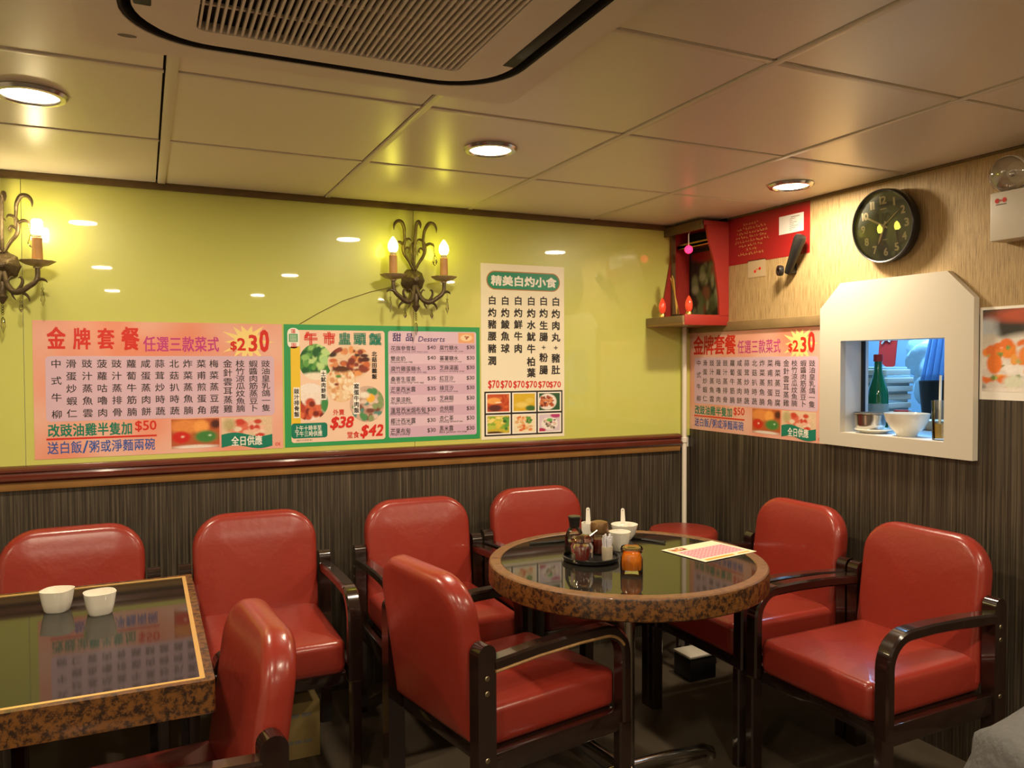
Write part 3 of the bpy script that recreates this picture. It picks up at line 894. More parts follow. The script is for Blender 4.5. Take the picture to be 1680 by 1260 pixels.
tag(MB().lathe([(0, .004), (.018, .004), (.020, 0), (.023, .004), (.033, .036), (.0375, .066), (.0355, .066), (.030, .036), (.020, .010), (0, .009)], 40).build('sauce_cup', M['white'], loc=(-1.112, -1.062, ZT), sharp=60),
    'small empty white cup right behind the orange sauce jar', 'cup')
def chopsticks(a, b, gap, label):
    d = (Vector(b) - Vector(a)); ang = math.atan2(d.y, d.x)
    t = thing('chopsticks', label, 'chopsticks', (a[0], a[1], ZT), ang, 'pairs of black chopsticks on the round table')
    L_ = d.length
    for s in (-1, 1):
        MB().tube([(0, s * gap * .6, .0036), (L_, s * gap, .0052)], [.0030, .0050], 8).build('chopstick', M['black_plastic'], t)
chopsticks((-1.352, -.846, 0), (-1.120, -.868, 0), .007, 'pair of black chopsticks left of the jars at the back of the round table')
chopsticks((-.908, -1.040, 0), (-1.015, -.850, 0), .006, 'pair of black chopsticks beside the rear white bowl')

# carton and small box on the floor
t = thing('carton', 'yellowed cardboard carton on the floor under a chair by the laminate', 'carton', (-2.185, -.42, 0))
MB().box(-.15, .15, -.11, .11, 0, .20, .003).build('body', M['cardboard'], t)
mb = MB()
for zz, xs in ((.15, ((.05, .075), (.085, .12))), (.055, ((.03, .055), (.06, .085), (.092, .12)))):
    for a, b in xs: mb.box(a, b, -.1115, -.1095, zz, zz + .012)
mb.build('lettering', M['ink_grey'], t)
t = thing('floor_box', 'small dark box with a pale lid on the floor under the right-hand chairs', 'box', (-.37, -.52, 0))
MB().box(-.07, .07, -.06, .06, 0, .10, .004).build('body', M['black_plastic'], t)
MB().box(-.072, .072, -.062, .062, .10, .112, .003).build('lid', M['white_board'], t)

# ================================================================ posters
RED, TEAL, BLUE, MAG, BLACK = '#d3281c', '#0f7a62', '#2f57a8', '#c23a86', '#2a2320'
D0, D1, D2, D3, D4, D5 = .0012, .0016, .0020, .0024, .0028, .0032
def sheet_obj(name, label, cat, S, material, t=.0012):
    o = thing(name, label, cat, S.o)
    inv = Matrix.Translation(-S.o)
    mb = MB(); S.rect(mb, 0, 0, 1000, 1000, .0002, t - .0002)
    o2 = mb.build('sheet', material, o); o2.matrix_parent_inverse = inv
    return o, inv
def put(mb, name, material, parent, inv):
    o = mb.build(name, material, parent, sharp=None); o.matrix_parent_inverse = inv; return o
def pic(S, parent, inv, *a, **k):
    a = list(a)
    if len(a) < 8: a[6:] = [44, 36]
    o = S.picture('food_picture', parent, *a, **k); o.matrix_parent_inverse = inv; return o
def letters(S, items, name, material, parent, inv, d, bold=0.0, slant=0.0):
    mb = MB()
    for it in items: S.text(mb, it[0], it[1], it[2], it[3], it[4], d, bold, slant)
    return put(mb, name, material, parent, inv)

def pink_paper():
    """printed ground: salmon at the corners fading to pale pink"""
    m, N, L, P = new_mat('salmon_pink_printed_paper')
    tc = N.new('ShaderNodeTexCoord'); n = N.new('ShaderNodeTexNoise'); n.inputs['Scale'].default_value = 3.2; n.inputs['Detail'].default_value = 1
    r = N.new('ShaderNodeValToRGB'); e = r.color_ramp.elements
    e[0].position = .36; e[0].color = srgb('#e58c70'); e[1].position = .62; e[1].color = srgb('#e8b4a2')
    L.new(tc.outputs['Object'], n.inputs['Vector']); L.new(n.outputs['Fac'], r.inputs['Fac']); L.new(r.outputs['Color'], P.inputs['Base Color'])
    P.inputs['Roughness'].default_value = .4; P.inputs['Coat Weight'].default_value = .15; P.inputs['Coat Roughness'].default_value = .15
    return m
M['pink_paper'] = pink_paper()

sour = painter('#b5582f', [(.30, .75, .42, .30, '#e08a45', .4), (.62, .72, .20, .30, '#f0a050', .4), (.2, .38, .22, .24, '#c81f14', .3),
                           (.72, .38, .30, .26, '#3f7f3c', .4), (.92, .80, .14, .2, '#4d2015', .5), (.23, .40, .05, .05, '#ffd9c0', .8), (.8, .42, .05, .04, '#d8f0d0', .8),
                           (.5, .04, .6, .09, '#e8dcd2', .5)], 3, .07)
shrimp = painter('#dfc2a0', scatter(34, 5, (.2, .35, .8, .85), .10, ['#d86a52', '#e58a70', '#c9402e', '#eab7a0', '#e9d3bc']) + [(.15, .75, .16, .3, '#b9a878', .6)], 6, .08)
def set_menu(S, label, bold_title):
    o, inv = sheet_obj('menu_poster', label, 'poster', S, M['pink_paper'])
    mb = MB(); S.rect(mb, 44, 270, 963, 744, D0, .0003, .016); put(mb, 'dish_panel', ink('lilac', '#d3b3c6'), o, inv)
    mb = MB()
    cx, cy, R = 846, 855, 118
    pts = []
    rr = random.Random(4)
    for k in range(28):
        a = 2 * PI * k / 28
        q = (1.0 if k % 4 == 0 else .82 if k % 2 == 0 else .46) * (R if True else 1)
        pts.append((cx + q * math.cos(a), cy + q * .92 * math.sin(a) * S.w / S.h))
    pts = [(x, min(y, 985)) for x, y in pts]
    S.fan(mb, (cx, cy), pts, D0 + .0002); put(mb, 'starburst', ink('pale_yellow', '#f3d98a'), o, inv)
    if bold_title:
        mb = MB()
        for k, ch in enumerate('金牌套餐'): S.char(mb, ch, 36 + k * 90, 770, 122 + k * 90, 965, D1, .020)
        put(mb, 'title_lettering', ink('red', RED), o, inv)
        letters(S, [('任選三款菜式', 405, 776, 722, 905)], 'subtitle_lettering', ink('magenta', MAG), o, inv, D1, .008)
    else:
        mb = MB()
        for ch, a, b, c, d in P1_TITLE: S.char(mb, ch, a, b, c, d, D1, .022, .0)
        put(mb, 'title_lettering', ink('red', RED), o, inv)
        letters(S, P1_SUB, 'subtitle_lettering', ink('magenta', MAG), o, inv, D1, .014)
    letters(S, P1_PRICE, 'price_lettering', ink('red', RED), o, inv, D2, .03)
    mb = MB()
    for t, x, yt, yb, n in P1_COLS:
        hh = 31 if n < 7 else 28
        for k, ch in enumerate(t):
            y = yt + (yb - yt) * k / (n - 1)
            if n == 4: y = yt + (322 - yt) * k / 3
            elif n >= 6: y = yt + (330 - yt) * k / (n - 1)
            else: y = yt + (326 - yt) * k / 4
            S.char(mb, ch, x - 19, y - hh, x + 19, y + hh, D1, .010)
    put(mb, 'dish_names_lettering', ink('black', BLACK), o, inv)
    letters(S, [('改豉油雞半隻加', 47, 158, 368, 252)], 'offer_line_lettering', ink('teal', TEAL), o, inv, D1, .020)
    letters(S, P1_RED, 'offer_price_lettering', ink('red', RED), o, inv, D1, .015)
    mb = MB(); S.rect(mb, 43, 137, 462, 150, D1); put(mb, 'underline', ink('red', RED), o, inv)
    letters(S, [('送白飯/粥或淨麵兩碗', 45, 34, 456, 124)], 'side_dish_line_lettering', ink('blue', BLUE), o, inv, D1, .010)
    pic(S, o, inv, 521, 34, 720, 260, D1, sour)
    pic(S, o, inv, 730, 34, 951, 260, D1, shrimp)
    mb = MB()
    up = [(729 + 222 * k / 16, 128 + 16 * math.sin(k / 16 * 2 * PI) - 8 * k / 16) for k in range(17)]
    dn = [(951 - 222 * k / 16, 26 + 16 * math.sin((1 - k / 16) * 2 * PI)) for k in range(17)]
    S.poly(mb, up + dn, D2); put(mb, 'banner', ink('teal', TEAL), o, inv)
    letters(S, [('全日供應', 770, 36, 907, 112)], 'banner_lettering', ink('white', '#f1ece2'), o, inv, D3, .015)
    letters(S, [('01', 964, 22, 985, 50)], 'sheet_number_lettering', ink('red', RED), o, inv, D1)
    return o

GREEN_R, GREEN_U = (1, 0, 0), (0, 0, 1)
S1 = Sheet((-2.957, 0, 1.053), GREEN_R, GREEN_U, .886, .512)
set_menu(S1, 'large pink set-menu poster priced $230 on the yellow-green wall, left of the lunch menu', False)
SR = Sheet((0, .0, 1.056), (0, -1, 0), GREEN_U, .905, .498)
SR.o = Vector((0, .0, 1.055))
set_menu(SR, 'pink set-menu poster priced $230 on the dark laminate left of the serving hatch', True)

# ---- lunch rice and dessert menu
S2 = Sheet((-2.0635, 0, 1.055), GREEN_R, GREEN_U, .874, .5105)
o, inv = sheet_obj('menu_poster', 'green-bordered lunch rice and desserts menu poster below the middle sconce', 'poster', S2, ink('leaf_green', '#2f9a5a'))
mb = MB(); S2.rect(mb, 30, 34, 488, 955, D0, .0003, .012); put(mb, 'lunch_panel', ink('peach', '#efcdb4'), o, inv)
mb = MB(); S2.rect(mb, 506, 40, 980, 957, D0, .0003, .010); put(mb, 'dessert_panel', ink('dessert_lilac', '#dcbfd2'), o, inv)
mb = MB(); S2.rect(mb, 30, 190, 74, 820, D1); put(mb, 'yellow_band', ink('band_yellow', '#e8c336'), o, inv)
mb = MB(); S2.rect(mb, 16, 805, 72, 971, D1, .0003, .022); put(mb, 'logo_ground', ink('white', '#f1ece2'), o, inv)
mb = MB(); S2.rect(mb, 23, 857, 64, 922, D2); put(mb, 'logo_seal', ink('leaf_green', '#2f9a5a'), o, inv)
letters(S2, P2_LOGO, 'logo_lettering', ink('red', RED), o, inv, D2, .01)
mb = MB()
for k in range(5): S2.rect(mb, 27, 864 + k * 11, 60, 868 + k * 11, D3)
put(mb, 'seal_lines', ink('white', '#f1ece2'), o, inv)
greens = painter('#4a8a3c', scatter(60, 2, (.1, .25, .95, .98), .12, ['#2f7a34', '#8fc16a', '#5f9e4a', '#b8d98c', '#1d5a2c']) + [(.5, .08, .6, .16, '#eee2cc', .4), (.78, .55, .16, .14, '#a9d48a', .3)], 4, .08)
mush = painter('#e6c6a6', scatter(44, 9, (.08, .1, .92, .92), .10, ['#7c2f22', '#4f2018', '#c8683c', '#e59a5c', '#8a3a2a', '#3d2a1c', '#d98d5a']), 8, .08)
rice = painter('#e8c49a', scatter(60, 3, (.1, .1, .9, .85), .08, ['#efd6b2', '#dfae7c', '#f3e2c6', '#d79a68']) + [(.5, .95, .5, .14, '#5a3018', .4), (.40, .72, .12, .05, '#4f8f44', .5), (.34, .5, .10, .05, '#8a3a22', .5)], 4, .08)
ribs = painter('#efe0d6', scatter(34, 7, (.2, .05, .85, .55), .12, ['#b5402a', '#7a2618', '#d86a44', '#c9543a']) + [(.9, .42, .14, .28, '#3f8a4a', .4), (.55, .88, .5, .2, '#efe4dc', .4)], 4, .08)
egg = painter('#cfae9c', scatter(40, 11, (.08, .08, .92, .92), .11, ['#7d4a3c', '#8a9c6a', '#4f8f5a', '#b58a78', '#5a8a80', '#e0c8b8']) + [(.60, .66, .15, .14, '#f2b63a', .3), (.42, .75, .2, .12, '#efe6d4', .5)], 4, .08)
for nm, fn, dd in (('greens', greens, D1), ('mush', mush, D1 + .0001), ('rice', rice, D2), ('ribs', ribs, D1 + .0002), ('egg', egg, D1 + .0003)):
    for it in P2_BOWL:
        if it[0] == nm: pic(S2, o, inv, it[1], it[2], it[3], it[4], dd, fn, 48, 48, 'disc')
for it in P2_VERT[1:]:
    mb = MB(); S2.rect(mb, it[1] - 3, it[2] - 8, it[3] + 3, it[4] + 8, D3); put(mb, 'label_ground', ink('white', '#f1ece2'), o, inv)
mb = MB()
for t, a, b, c, d in P2_VERT:
    n = len(t); h = (d - b) / n
    for k, ch in enumerate(t): S2.char(mb, ch, a, d - (k + 1) * h + h * .06, c, d - k * h - h * .06, D4, .03)
put(mb, 'dish_names_lettering', ink('black', BLACK), o, inv)
letters(S2, P2_RED[:2], 'title_red_lettering', ink('red', RED), o, inv, D3, .065)
letters(S2, P2_TEALT, 'title_teal_lettering', ink('teal', TEAL), o, inv, D3, .065)
letters(S2, [P2_RED[2], P2_RED[4]], 'price_captions_lettering', ink('red', RED), o, inv, D3, .012)
letters(S2, [P2_RED[3], P2_RED[5]], 'prices_lettering', ink('red', RED), o, inv, D3, .03, .22)
mb = MB(); S2.rect(mb, 30, 70, 200, 193, D1, .0003, .012); put(mb, 'hours_tag', ink('teal', TEAL), o, inv)
letters(S2, P2_TAG, 'hours_lettering', ink('white', '#f1ece2'), o, inv, D2, .01)
letters(S2, [('(圖片只供參考)', 52, 44, 128, 60)], 'footnote_lettering', ink('black', BLACK), o, inv, D1)
letters(S2, P2_HEAD[:2], 'dessert_heading_lettering', ink('navy', '#3a2a6e'), o, inv, D1, .02)
letters(S2, P2_HEAD[2:], 'dessert_heading_latin_lettering', ink('navy', '#3a2a6e'), o, inv, D1, .012, .2)
pic(S2, o, inv, 880, 858, 969, 950, D1, painter('#e9a878', [(.5, .5, .42, .36, '#f3d9b0', .3)] + scatter(9, 2, (.35, .35, .65, .65), .07, ['#7a3a1c', '#a8562a']), 2, .06), 20, 16)
mb = MB()
for k in range(0, 9, 2):
    y = P2_ROWS[k * 4][2] - 28
    S2.rect(mb, 510, y, 976, y + 92, D0 + .0002, .0002)
put(mb, 'row_bands', ink('band_lilac', '#d0aec6'), o, inv)
letters(S2, P2_ROWS, 'dessert_names_lettering', ink('black', BLACK), o, inv, D2, .006)
letters(S2, P2_ENG, 'dessert_names_latin_lettering', ink('black', BLACK), o, inv, D2, 0, .25)

# ---- tall blanched snacks poster
S3 = Sheet((-1.183, 0, 1.048), GREEN_R, GREEN_U, .435, .813)
o, inv = sheet_obj('menu_poster', 'tall white snacks poster with green pill heading and six food photos', 'poster', S3, ink('ivory', '#efe6cc'))
pb = dict((b[0], b[1:]) for b in P3_BOX)
def grow(b, k): return (b[0] - k, b[1] - k * .5, b[2] + k, b[3] + k * .5)
mb = MB(); S3.rect(mb, *pb['pill'], D0, .0003, .042); put(mb, 'heading_border', ink('tan', '#a8743a'), o, inv)
mb = MB(); S3.rect(mb, *grow(pb['pill'], -12), D1, .0003, .038); put(mb, 'heading_ground', ink('teal_green', '#1f8a66'), o, inv)
letters(S3, [('精美白灼小食',) + pb['精美白灼小食']], 'heading_lettering', ink('white', '#f1ece2'), o, inv, D2, .042)
mb = MB()
for ch, a, b, c, d in P3_COLS: S3.char(mb, ch, a, b, c, d, D1, .032, fit=(ch == '+'))
put(mb, 'dish_names_lettering', ink('black', BLACK), o, inv)
letters(S3, P3_PRICE, 'prices_lettering', ink('red', RED), o, inv, D1, .02)
g = pb['grid']
mb = MB(); S3.rect(mb, *g, D0); put(mb, 'photo_grid', ink('black', BLACK), o, inv)
snacks = [painter('#c8552c', [(.3, .62, .40, .22, '#f0a858', .3), (.35, .2, .4, .25, '#5e2a26', .4), (.5, .52, .2, .05, '#f6e0c0', .5)] + scatter(16, 1, (.6, .1, .98, .9), .07, ['#d9703a', '#b5401f']), 1, .08),
          painter('#d9b52c', [(.4, .35, .4, .22, '#e8cf6a', .5), (.75, .6, .25, .2, '#e3c85c', .5), (.8, .15, .3, .2, '#3f6a30', .4)], 2, .06),
          painter('#2f5a34', [(.4, .5, .46, .5, '#efe4da', .1)] + scatter(40, 4, (.1, .25, .65, .78), .09, ['#a8481f', '#c9683a', '#7a2f16', '#d98d5a']), 3, .08),
          painter('#c9b43a', scatter(30, 6, (.05, .2, .75, .9), .13, ['#e0c84c', '#b9c84a', '#f0dc80', '#8fb03a']) + scatter(14, 2, (.7, .1, .98, .9), .11, ['#2f6a2c', '#63a043']) + [(.3, .02, .5, .12, '#4a2a16', .4)], 4, .08),
          painter('#efe2c0', scatter(44, 8, (.15, .12, .8, .9), .09, ['#e58a4c', '#d96a38', '#f0c890', '#dfae70']) + scatter(10, 3, (.6, .55, .8, .85), .08, ['#3f7a30', '#5c9a48']), 5, .08),
          painter('#d9c6d0', [(.5, .45, .45, .42, '#efe8e2', .2), (.8, .92, .3, .16, '#b53a72', .3), (.1, .08, .25, .14, '#b5305a', .3)] + scatter(26, 12, (.25, .2, .75, .65), .08, ['#e0d4bc', '#a89a84', '#5f4a3c', '#e8b8b0']) + [(.5, .66, .18, .12, '#5fae4a', .4)], 6, .08)]
gw, gh = (g[2] - g[0]), (g[3] - g[1])
mbw = MB()
for k, fn in enumerate(snacks):
    cx, cy = k % 3, 1 - k // 3
    a = g[0] + gw * (.018 + .328 * cx); b = g[1] + gh * (.035 + .485 * cy)
    S3.rect(mbw, a, b, a + gw * .308, b + gh * .445, D1)
    pic(S3, o, inv, a + gw * .018, b + gh * .028, a + gw * .290, b + gh * .417, D2, fn)
put(mbw, 'photo_borders', ink('white', '#f1ece2'), o, inv)
letters(S3, [('(圖片只供參考)', 850, 32, 965, 42)], 'footnote_lettering', ink('black', BLACK), o, inv, D1)

# ---- food photograph right of the hatch
SP = Sheet((0, -1.585, 1.271), (0, -1, 0), GREEN_U, .44, .312)
o, inv = sheet_obj('food_photograph', 'laminated food photograph of orange and white diced dish, right of the serving hatch', 'poster', SP, ink('white', '#f1ece2'))
o2 = SP.picture('food_picture', o, 22, 90, 978, 970, D1, painter('#3a322c', [(.06, .78, .13, .16, '#b9c0c8', .4), (.05, .60, .16, .13, '#cfc6b8', .4), (.22, .80, .14, .22, '#241f1c', .5), (.45, .92, .5, .13, '#b5482a', .5), (.62, .85, .08, .10, '#d8d4cc', .4), (.40, .30, .52, .44, '#e4dcd2', .2)]
        + scatter(90, 21, (.04, .04, .80, .58), .060, ['#ef8a2c', '#f0a44c', '#efe8e0', '#e6e0da', '#f3ece6', '#e8742a', '#dfd4cc', '#ece4da'], .25) + scatter(22, 8, (.05, .05, .75, .55), .03, ['#7d9c4a', '#a8b86a', '#6f8a40'], .3)
        + [(.10, .34, .07, .14, '#ee7a24', .2), (.40, .44, .13, .15, '#f08a3a', .25), (.40, .44, .07, .08, '#f3b070', .4), (.62, .20, .15, .14, '#ef8630', .25), (.62, .20, .10, .09, '#f4b878', .5), (.25, .12, .10, .10, '#dfe0c8', .4), (.5, .01, .7, .05, '#efe6dc', .4)], 9, .05), 80, 60)
o2.matrix_parent_inverse = inv

# ---- red printed notice with gold lines under the ceiling
SN = Sheet((0, -.300, 1.868), (0, -1, 0), GREEN_U, .520, .222)
o, inv = sheet_obj('red_notice', 'large red paper notice with rows of gold characters, right of the altar', 'notice', SN, ink('notice_red', '#96191a'))
mb = MB(); rr = random.Random(3)
for k in range(8):
    w = (200, 360, 390, 400, 420, 300, 110, 340)[k]; cx = 300
    x = cx - w / 2; y = 800 - k * 90
    while x < cx + w / 2:
        for q in range(3):
            a = rr.random() * 18; b = rr.random() * 30
            SN.rect(mb, x + a, y + b, x + a + (4 if q == 1 else 16), y + b + (36 if q == 1 else 8), D0)
        x += 34
put(mb, 'gold_print', ink('gold', '#c79a5a'), o, inv)
SW = Sheet((0, -.640, 1.968), (0, -1, 0), GREEN_U, .145, .080)
o, inv = sheet_obj('white_label', 'small white label stuck on the red notice', 'label', SW, ink('label_white', '#d8d0c8'), .0030)
mb = MB()
for k in range(7): SW.rect(mb, 440, 150 + k * 100, 560 + 60 * ((k * 7) % 5), 175 + k * 100, .0032)
SW.rect(mb, 490, 840, 840, 880, .0032)
put(mb, 'print_lines', ink('grey', '#7a726c'), o, inv)
SS = Sheet((0, -.435, 1.795), (0, -1, 0), GREEN_U, .122, .082)
o, inv = sheet_obj('small_notice', 'small framed grey notice card on the wallpaper below the red notice', 'notice', SS, ink('notice_grey', '#a88f6a'))
mb = MB(); SS.rect(mb, 30, 40, 970, 960, D0); put(mb, 'card', ink('card', '#b9a07c'), o, inv)
mb = MB()
for cx, cy in ((680, 480), (420, 350)):
    SS.poly(mb, [(cx + 60 * math.cos(a * PI / 6), cy + 90 * math.sin(a * PI / 6)) for a in range(12)], D1)
SS.rect(mb, 470, 440, 700, 470, D1); put(mb, 'red_marks', ink('red', RED), o, inv)

# ---- loose menu sheet on the round table
A_, B_, C_ = Vector((-.985, -1.125, ZT + .0008)), Vector((-.937, -1.318, ZT + .0008)), Vector((-.740, -1.085, ZT + .0008))
rgt = (C_ - A_); dn = (B_ - A_)
rd = rgt.normalized(); ud = (-dn - rd * (-dn).dot(rd)).normalized()
SM = Sheet(A_ - ud * dn.length, rd, ud, rgt.length * 1.02, dn.length)
o, inv = sheet_obj('menu_sheet', 'pink and cream printed menu sheet overhanging the edge of the round table', 'menu', SM, ink('cream_sheet', '#ece0c0'), .0008)
mb = MB(); SM.rect(mb, 60, 180, 940, 720, .0010, .0002); put(mb, 'pink_panel', ink('sheet_pink', '#eeb0b6'), o, inv)
mb = MB()
for r_ in range(7):
    for k in range(12): SM.rect(mb, 90 + k * 70, 215 + r_ * 70, 120 + k * 70, 250 + r_ * 70, .0013, .0002)
put(mb, 'print_marks', ink('sheet_print', '#c8506a'), o, inv)
mb = MB(); SM.rect(mb, 80, 50, 620, 120, .0010, .0002); SM.rect(mb, 700, 60, 930, 110, .0010, .0002); put(mb, 'gold_lines', ink('sheet_gold', '#d8a03c'), o, inv)
pic(SM, o, inv, 60, 760, 330, 950, .0011, painter('#dfa878', scatter(20, 3, (.1, .1, .9, .9), .16, ['#c8402c', '#e8b080', '#7a3018', '#efe0d0']), 2), 16, 12)
for ob in o.children: pass

# ================================================================ wall sconces
def sconce(x, z, bulb, label):
    t = thing('wall_sconce', label, 'wall lamp', (x, 0, z), 0, 'two-armed candle sconces on the yellow-green wall')
    RX = Matrix.Rotation(PI / 2, 4, 'X')
    MB().lathe([(.050, 0), (.052, .006), (.046, .016), (.050, .022), (.042, .034), (.030, .044), (.026, .052), (.014, .058), (.010, .066), (0, .068)], 28, RX,
               wob=lambda a: .05 * math.cos(9 * a)).build('boss', M['antique'], t)
    arms = MB
    for s in (-1, 1):
        P = [(s * .004, -.045, -.025), (s * .012, -.058, -.060), (s * .026, -.072, -.088), (s * .045, -.082, -.099), (s * .064, -.090, -.094), (s * .084, -.096, -.080), (s * .104, -.100, -.064), (s * .113, -.100, -.044), (s * .114, -.100, -.012)]
        ar = MB().tube(*smooth(P, [.009, .0095, .0105, .011, .010, .0095, .009, .008, .008]), 12).build('arm', M['antique'], t)
        lf = MB()
        lf.tube(*smooth([(s * .050, -.084, -.094), (s * .062, -.086, -.075), (s * .066, -.086, -.058), (s * .060, -.086, -.046), (s * .052, -.086, -.050)], [0.0105, 0.009, 0.0075, 0.006, 0.0015]), 9, flat=.65)
        lf.tube(*smooth([(s * .052, -.084, -.098), (s * .072, -.084, -.104), (s * .084, -.084, -.118), (s * .086, -.084, -.132)], [0.009, 0.009, 0.006, 0.0012]), 9, flat=.65)
        lf.tube(*smooth([(s * .106, -.10, -.060), (s * .124, -.10, -.052), (s * .138, -.10, -.056), (s * .143, -.10, -.064)], [0.009, 0.009, 0.006, 0.0012]), 9, flat=.65)
        lf.tube(*smooth([(s * .018, -.066, -.082), (s * .020, -.066, -.060), (s * .030, -.066, -.044), (s * .038, -.066, -.050)], [0.0075, 0.006, 0.0045, 0.0012]), 9, flat=.65)
        lf.tube(*smooth([(s * .030, -.075, -.092), (s * .034, -.075, -.112), (s * .044, -.075, -.128)], [0.0075, 0.006, 0.0012]), 9, flat=.65)
        lf.build('leaf', M['antique'], ar)
        T = Matrix.Translation((s * .114, -.100, 0))
        dp = MB().lathe([(.012, -.014), (.014, -.008), (.036, -.002), (.052, .008), (.057, .012), (.054, .013), (.036, .004), (.012, .000), (0, 0)], 48, T,
                        wob=lambda a: .045 * math.cos(10 * a)).build('drip_pan', M['pan'], t)
        MB().lathe([(0, .001), (.017, .001), (.0175, .004), (.0165, .092), (.014, .094), (0, .094)], 20, T).build('candle', M['candle'], t)
        MB().lathe([(0, .094), (.0135, .094), (.0135, .106), (0, .106)], 18, T).build('socket', M['socket'], t)
        if bulb == 'flame':
            MB().lathe([(0, .106), (.012, .106), (.020, .116), (.0225, .130), (.020, .146), (.012, .160), (.005, .170), (0, .174)], 22, T).build('bulb', M['bulb_yellow'], t)
        else:
            bl = MB().lathe([(0, .106), (.016, .106), (.018, .112), (.018, .150), (.014, .158), (0, .160)], 20, T)
            bl.build('bulb', M['bulb_white'], t)
        cr = MB()
        for q, (dx, dy, z0, L_) in enumerate(((.128, -.10, -.060, .060), (.060, -.09, -.108, .035))):
            cr.tube([(s * dx, dy, z0), (s * dx, dy, z0 - .02)], .0012, 5)
            cr.ball((s * dx, dy, z0 - .026), .005, 6)
            cr.lathe([(0, 0), (.004, -.006), (.008, -L_ * .6), (0, -L_)], 8, Matrix.Translation((s * dx, dy, z0 - .030)))
        cr.build('crystal_drops', M['crystal'], t)
    sw = MB()
    def curl(p, r): sw.tube(*smooth(p, [q * 1.5 if q > .002 else q for q in r]), 10, flat=.8)
    for s in (-1, 1):
        y = -.035
        curl([(s * .006, y, .045), (s * .024, y, .080), (s * .044, y, .110), (s * .050, y, .140), (s * .042, y, .170), (s * .022, y, .178), (s * .014, y, .168)], [.004, .005, .006, .006, .005, .004, .001])
        curl([(s * .044, y, .125), (s * .042, y, .160), (s * .044, y, .195), (s * .048, y - .01, .222), (s * .062, y - .018, .246), (s * .082, y - .02, .247), (s * .095, y - .02, .230), (s * .096, y - .02, .208)], [.003, .0045, .005, .006, .007, .006, .004, .001])
        curl([(s * .046, y, .130), (s * .030, y, .140), (s * .022, y, .128), (s * .028, y, .118)], [.004, .004, .003, .001])
        curl([(s * .048, y, .150), (s * .066, y - .01, .160), (s * .082, y - .014, .156), (s * .088, y - .014, .146)], [.005, .005, .004, .001])
    curl([(0, -.03, .040), (0, -.036, .100), (.002, -.045, .180), (.004, -.055, .235), (.010, -.066, .250), (.016, -.074, .236), (.016, -.076, .218)], [.005, .005, .005, .006, .006, .004, .001])
    curl([(0, -.03, .045), (-.012, -.034, .10), (-.010, -.036, .155), (.004, -.036, .165), (.012, -.036, .155)], [.004, .004, .004, .003, .001])
    sw.build('scrollwork', M['antique'], t)
    cr = MB()
    cr.tube([(.084, -.05, .150), (.090, -.05, .115)], .0012, 5)
    for k in range(5): cr.ball((.085 + .001 * k, -.05, .145 - .008 * k), .004, 6)
    cr.lathe([(0, 0), (.005, -.006), (.012, -.030), (.008, -.042), (0, -.048)], 8, Matrix.Translation((.090, -.05, .112)))
    cr.build('crystal_pendant', M['crystal'], t)
    MB().lathe([(0, -.055), (.010, -.062), (.016, -.085), (.012, -.105), (.018, -.115), (.010, -.130), (.004, -.140), (0, -.142)], 14, Matrix.Translation((0, -.055, 0))).build('finial', M['antique'], t)
    cr = MB()
    for k in range(4): cr.ball((0, -.055, -.148 - .009 * k), .005, 6)
    cr.lathe([(0, 0), (.006, -.008), (.009, -.035), (0, -.062)], 8, Matrix.Translation((0, -.055, -.185)))
    cr.build('crystal_finial', M['crystal'], t)
    return t
sconce(-1.511, 1.766, 'flame', 'bronze candle sconce with yellow bulbs above the green-bordered menu poster')
sconce(-3.040, 1.758, 'tube', 'bronze candle sconce with white bulbs above the left end of the pink poster')
# thin cable trailing over the panel
cb = MB().tube([(-1.58, -.003, 1.742), (-1.70, -.003, 1.710), (-1.82, -.003, 1.668), (-1.92, -.003, 1.615), (-2.00, -.003, 1.567)], .0014, 6).build('cable', M['crown'])
tag(cb, 'thin dark cable curving across the yellow-green wall from the middle sconce', 'cable')

# ================================================================ serving hatch
hp = thing('serving_hatch', 'cream boxed serving hatch with clipped top corners around the kitchen opening', 'serving hatch', (0, -1.243, 1.06))
inv = Matrix.Translation((0, 1.243, -1.06))
def hout(x):   # (y, z) outline of the panel, eight corners matched to the opening
    return [(-.905, 1.060), (-.905, 1.340), (-.905, 1.620), (-1.011, 1.719), (-1.480, 1.719), (-1.581, 1.619), (-1.581, 1.340), (-1.581, 1.060)]
def hin():
    return [(HY1, HZ0), (HY1, 1.30), (HY1, HZ1), (HY1 - .001, HZ1), (HY0 + .001, HZ1), (HY0, HZ1), (HY0, 1.30), (HY0, HZ0)]
MBX = Matrix(((0, 0, 1, 0), (1, 0, 0, 0), (0, 1, 0, 0), (0, 0, 0, 1)))   # (y, z, x) -> (x, y, z)
mb = MB(); frame_ring(mb, hout(0), hin(), -.028, -.0005, MBX)
o = mb.build('face_panel', M['white_board'], hp, sharp=20); o.matrix_parent_inverse = inv
bare('hatch_lining', MB().box(.0002, .13, HY1, HY1 + .012, HZ0, HZ1).box(.0002, .13, HY0 - .012, HY0, HZ0, HZ1).box(.0002, .13, HY0, HY1, HZ1, HZ1 + .012), M['reveal'], wr)
bare('hatch_sill', MB().box(.0002, .131, HY0 - .012, HY1 + .012, HZ0 - .016, HZ0), M['reveal'], wr)
bare('black_edge_strip', MB().box(.088, .098, HY1 - .014, HY1, HZ0, HZ1), M['black_plastic'], wr)

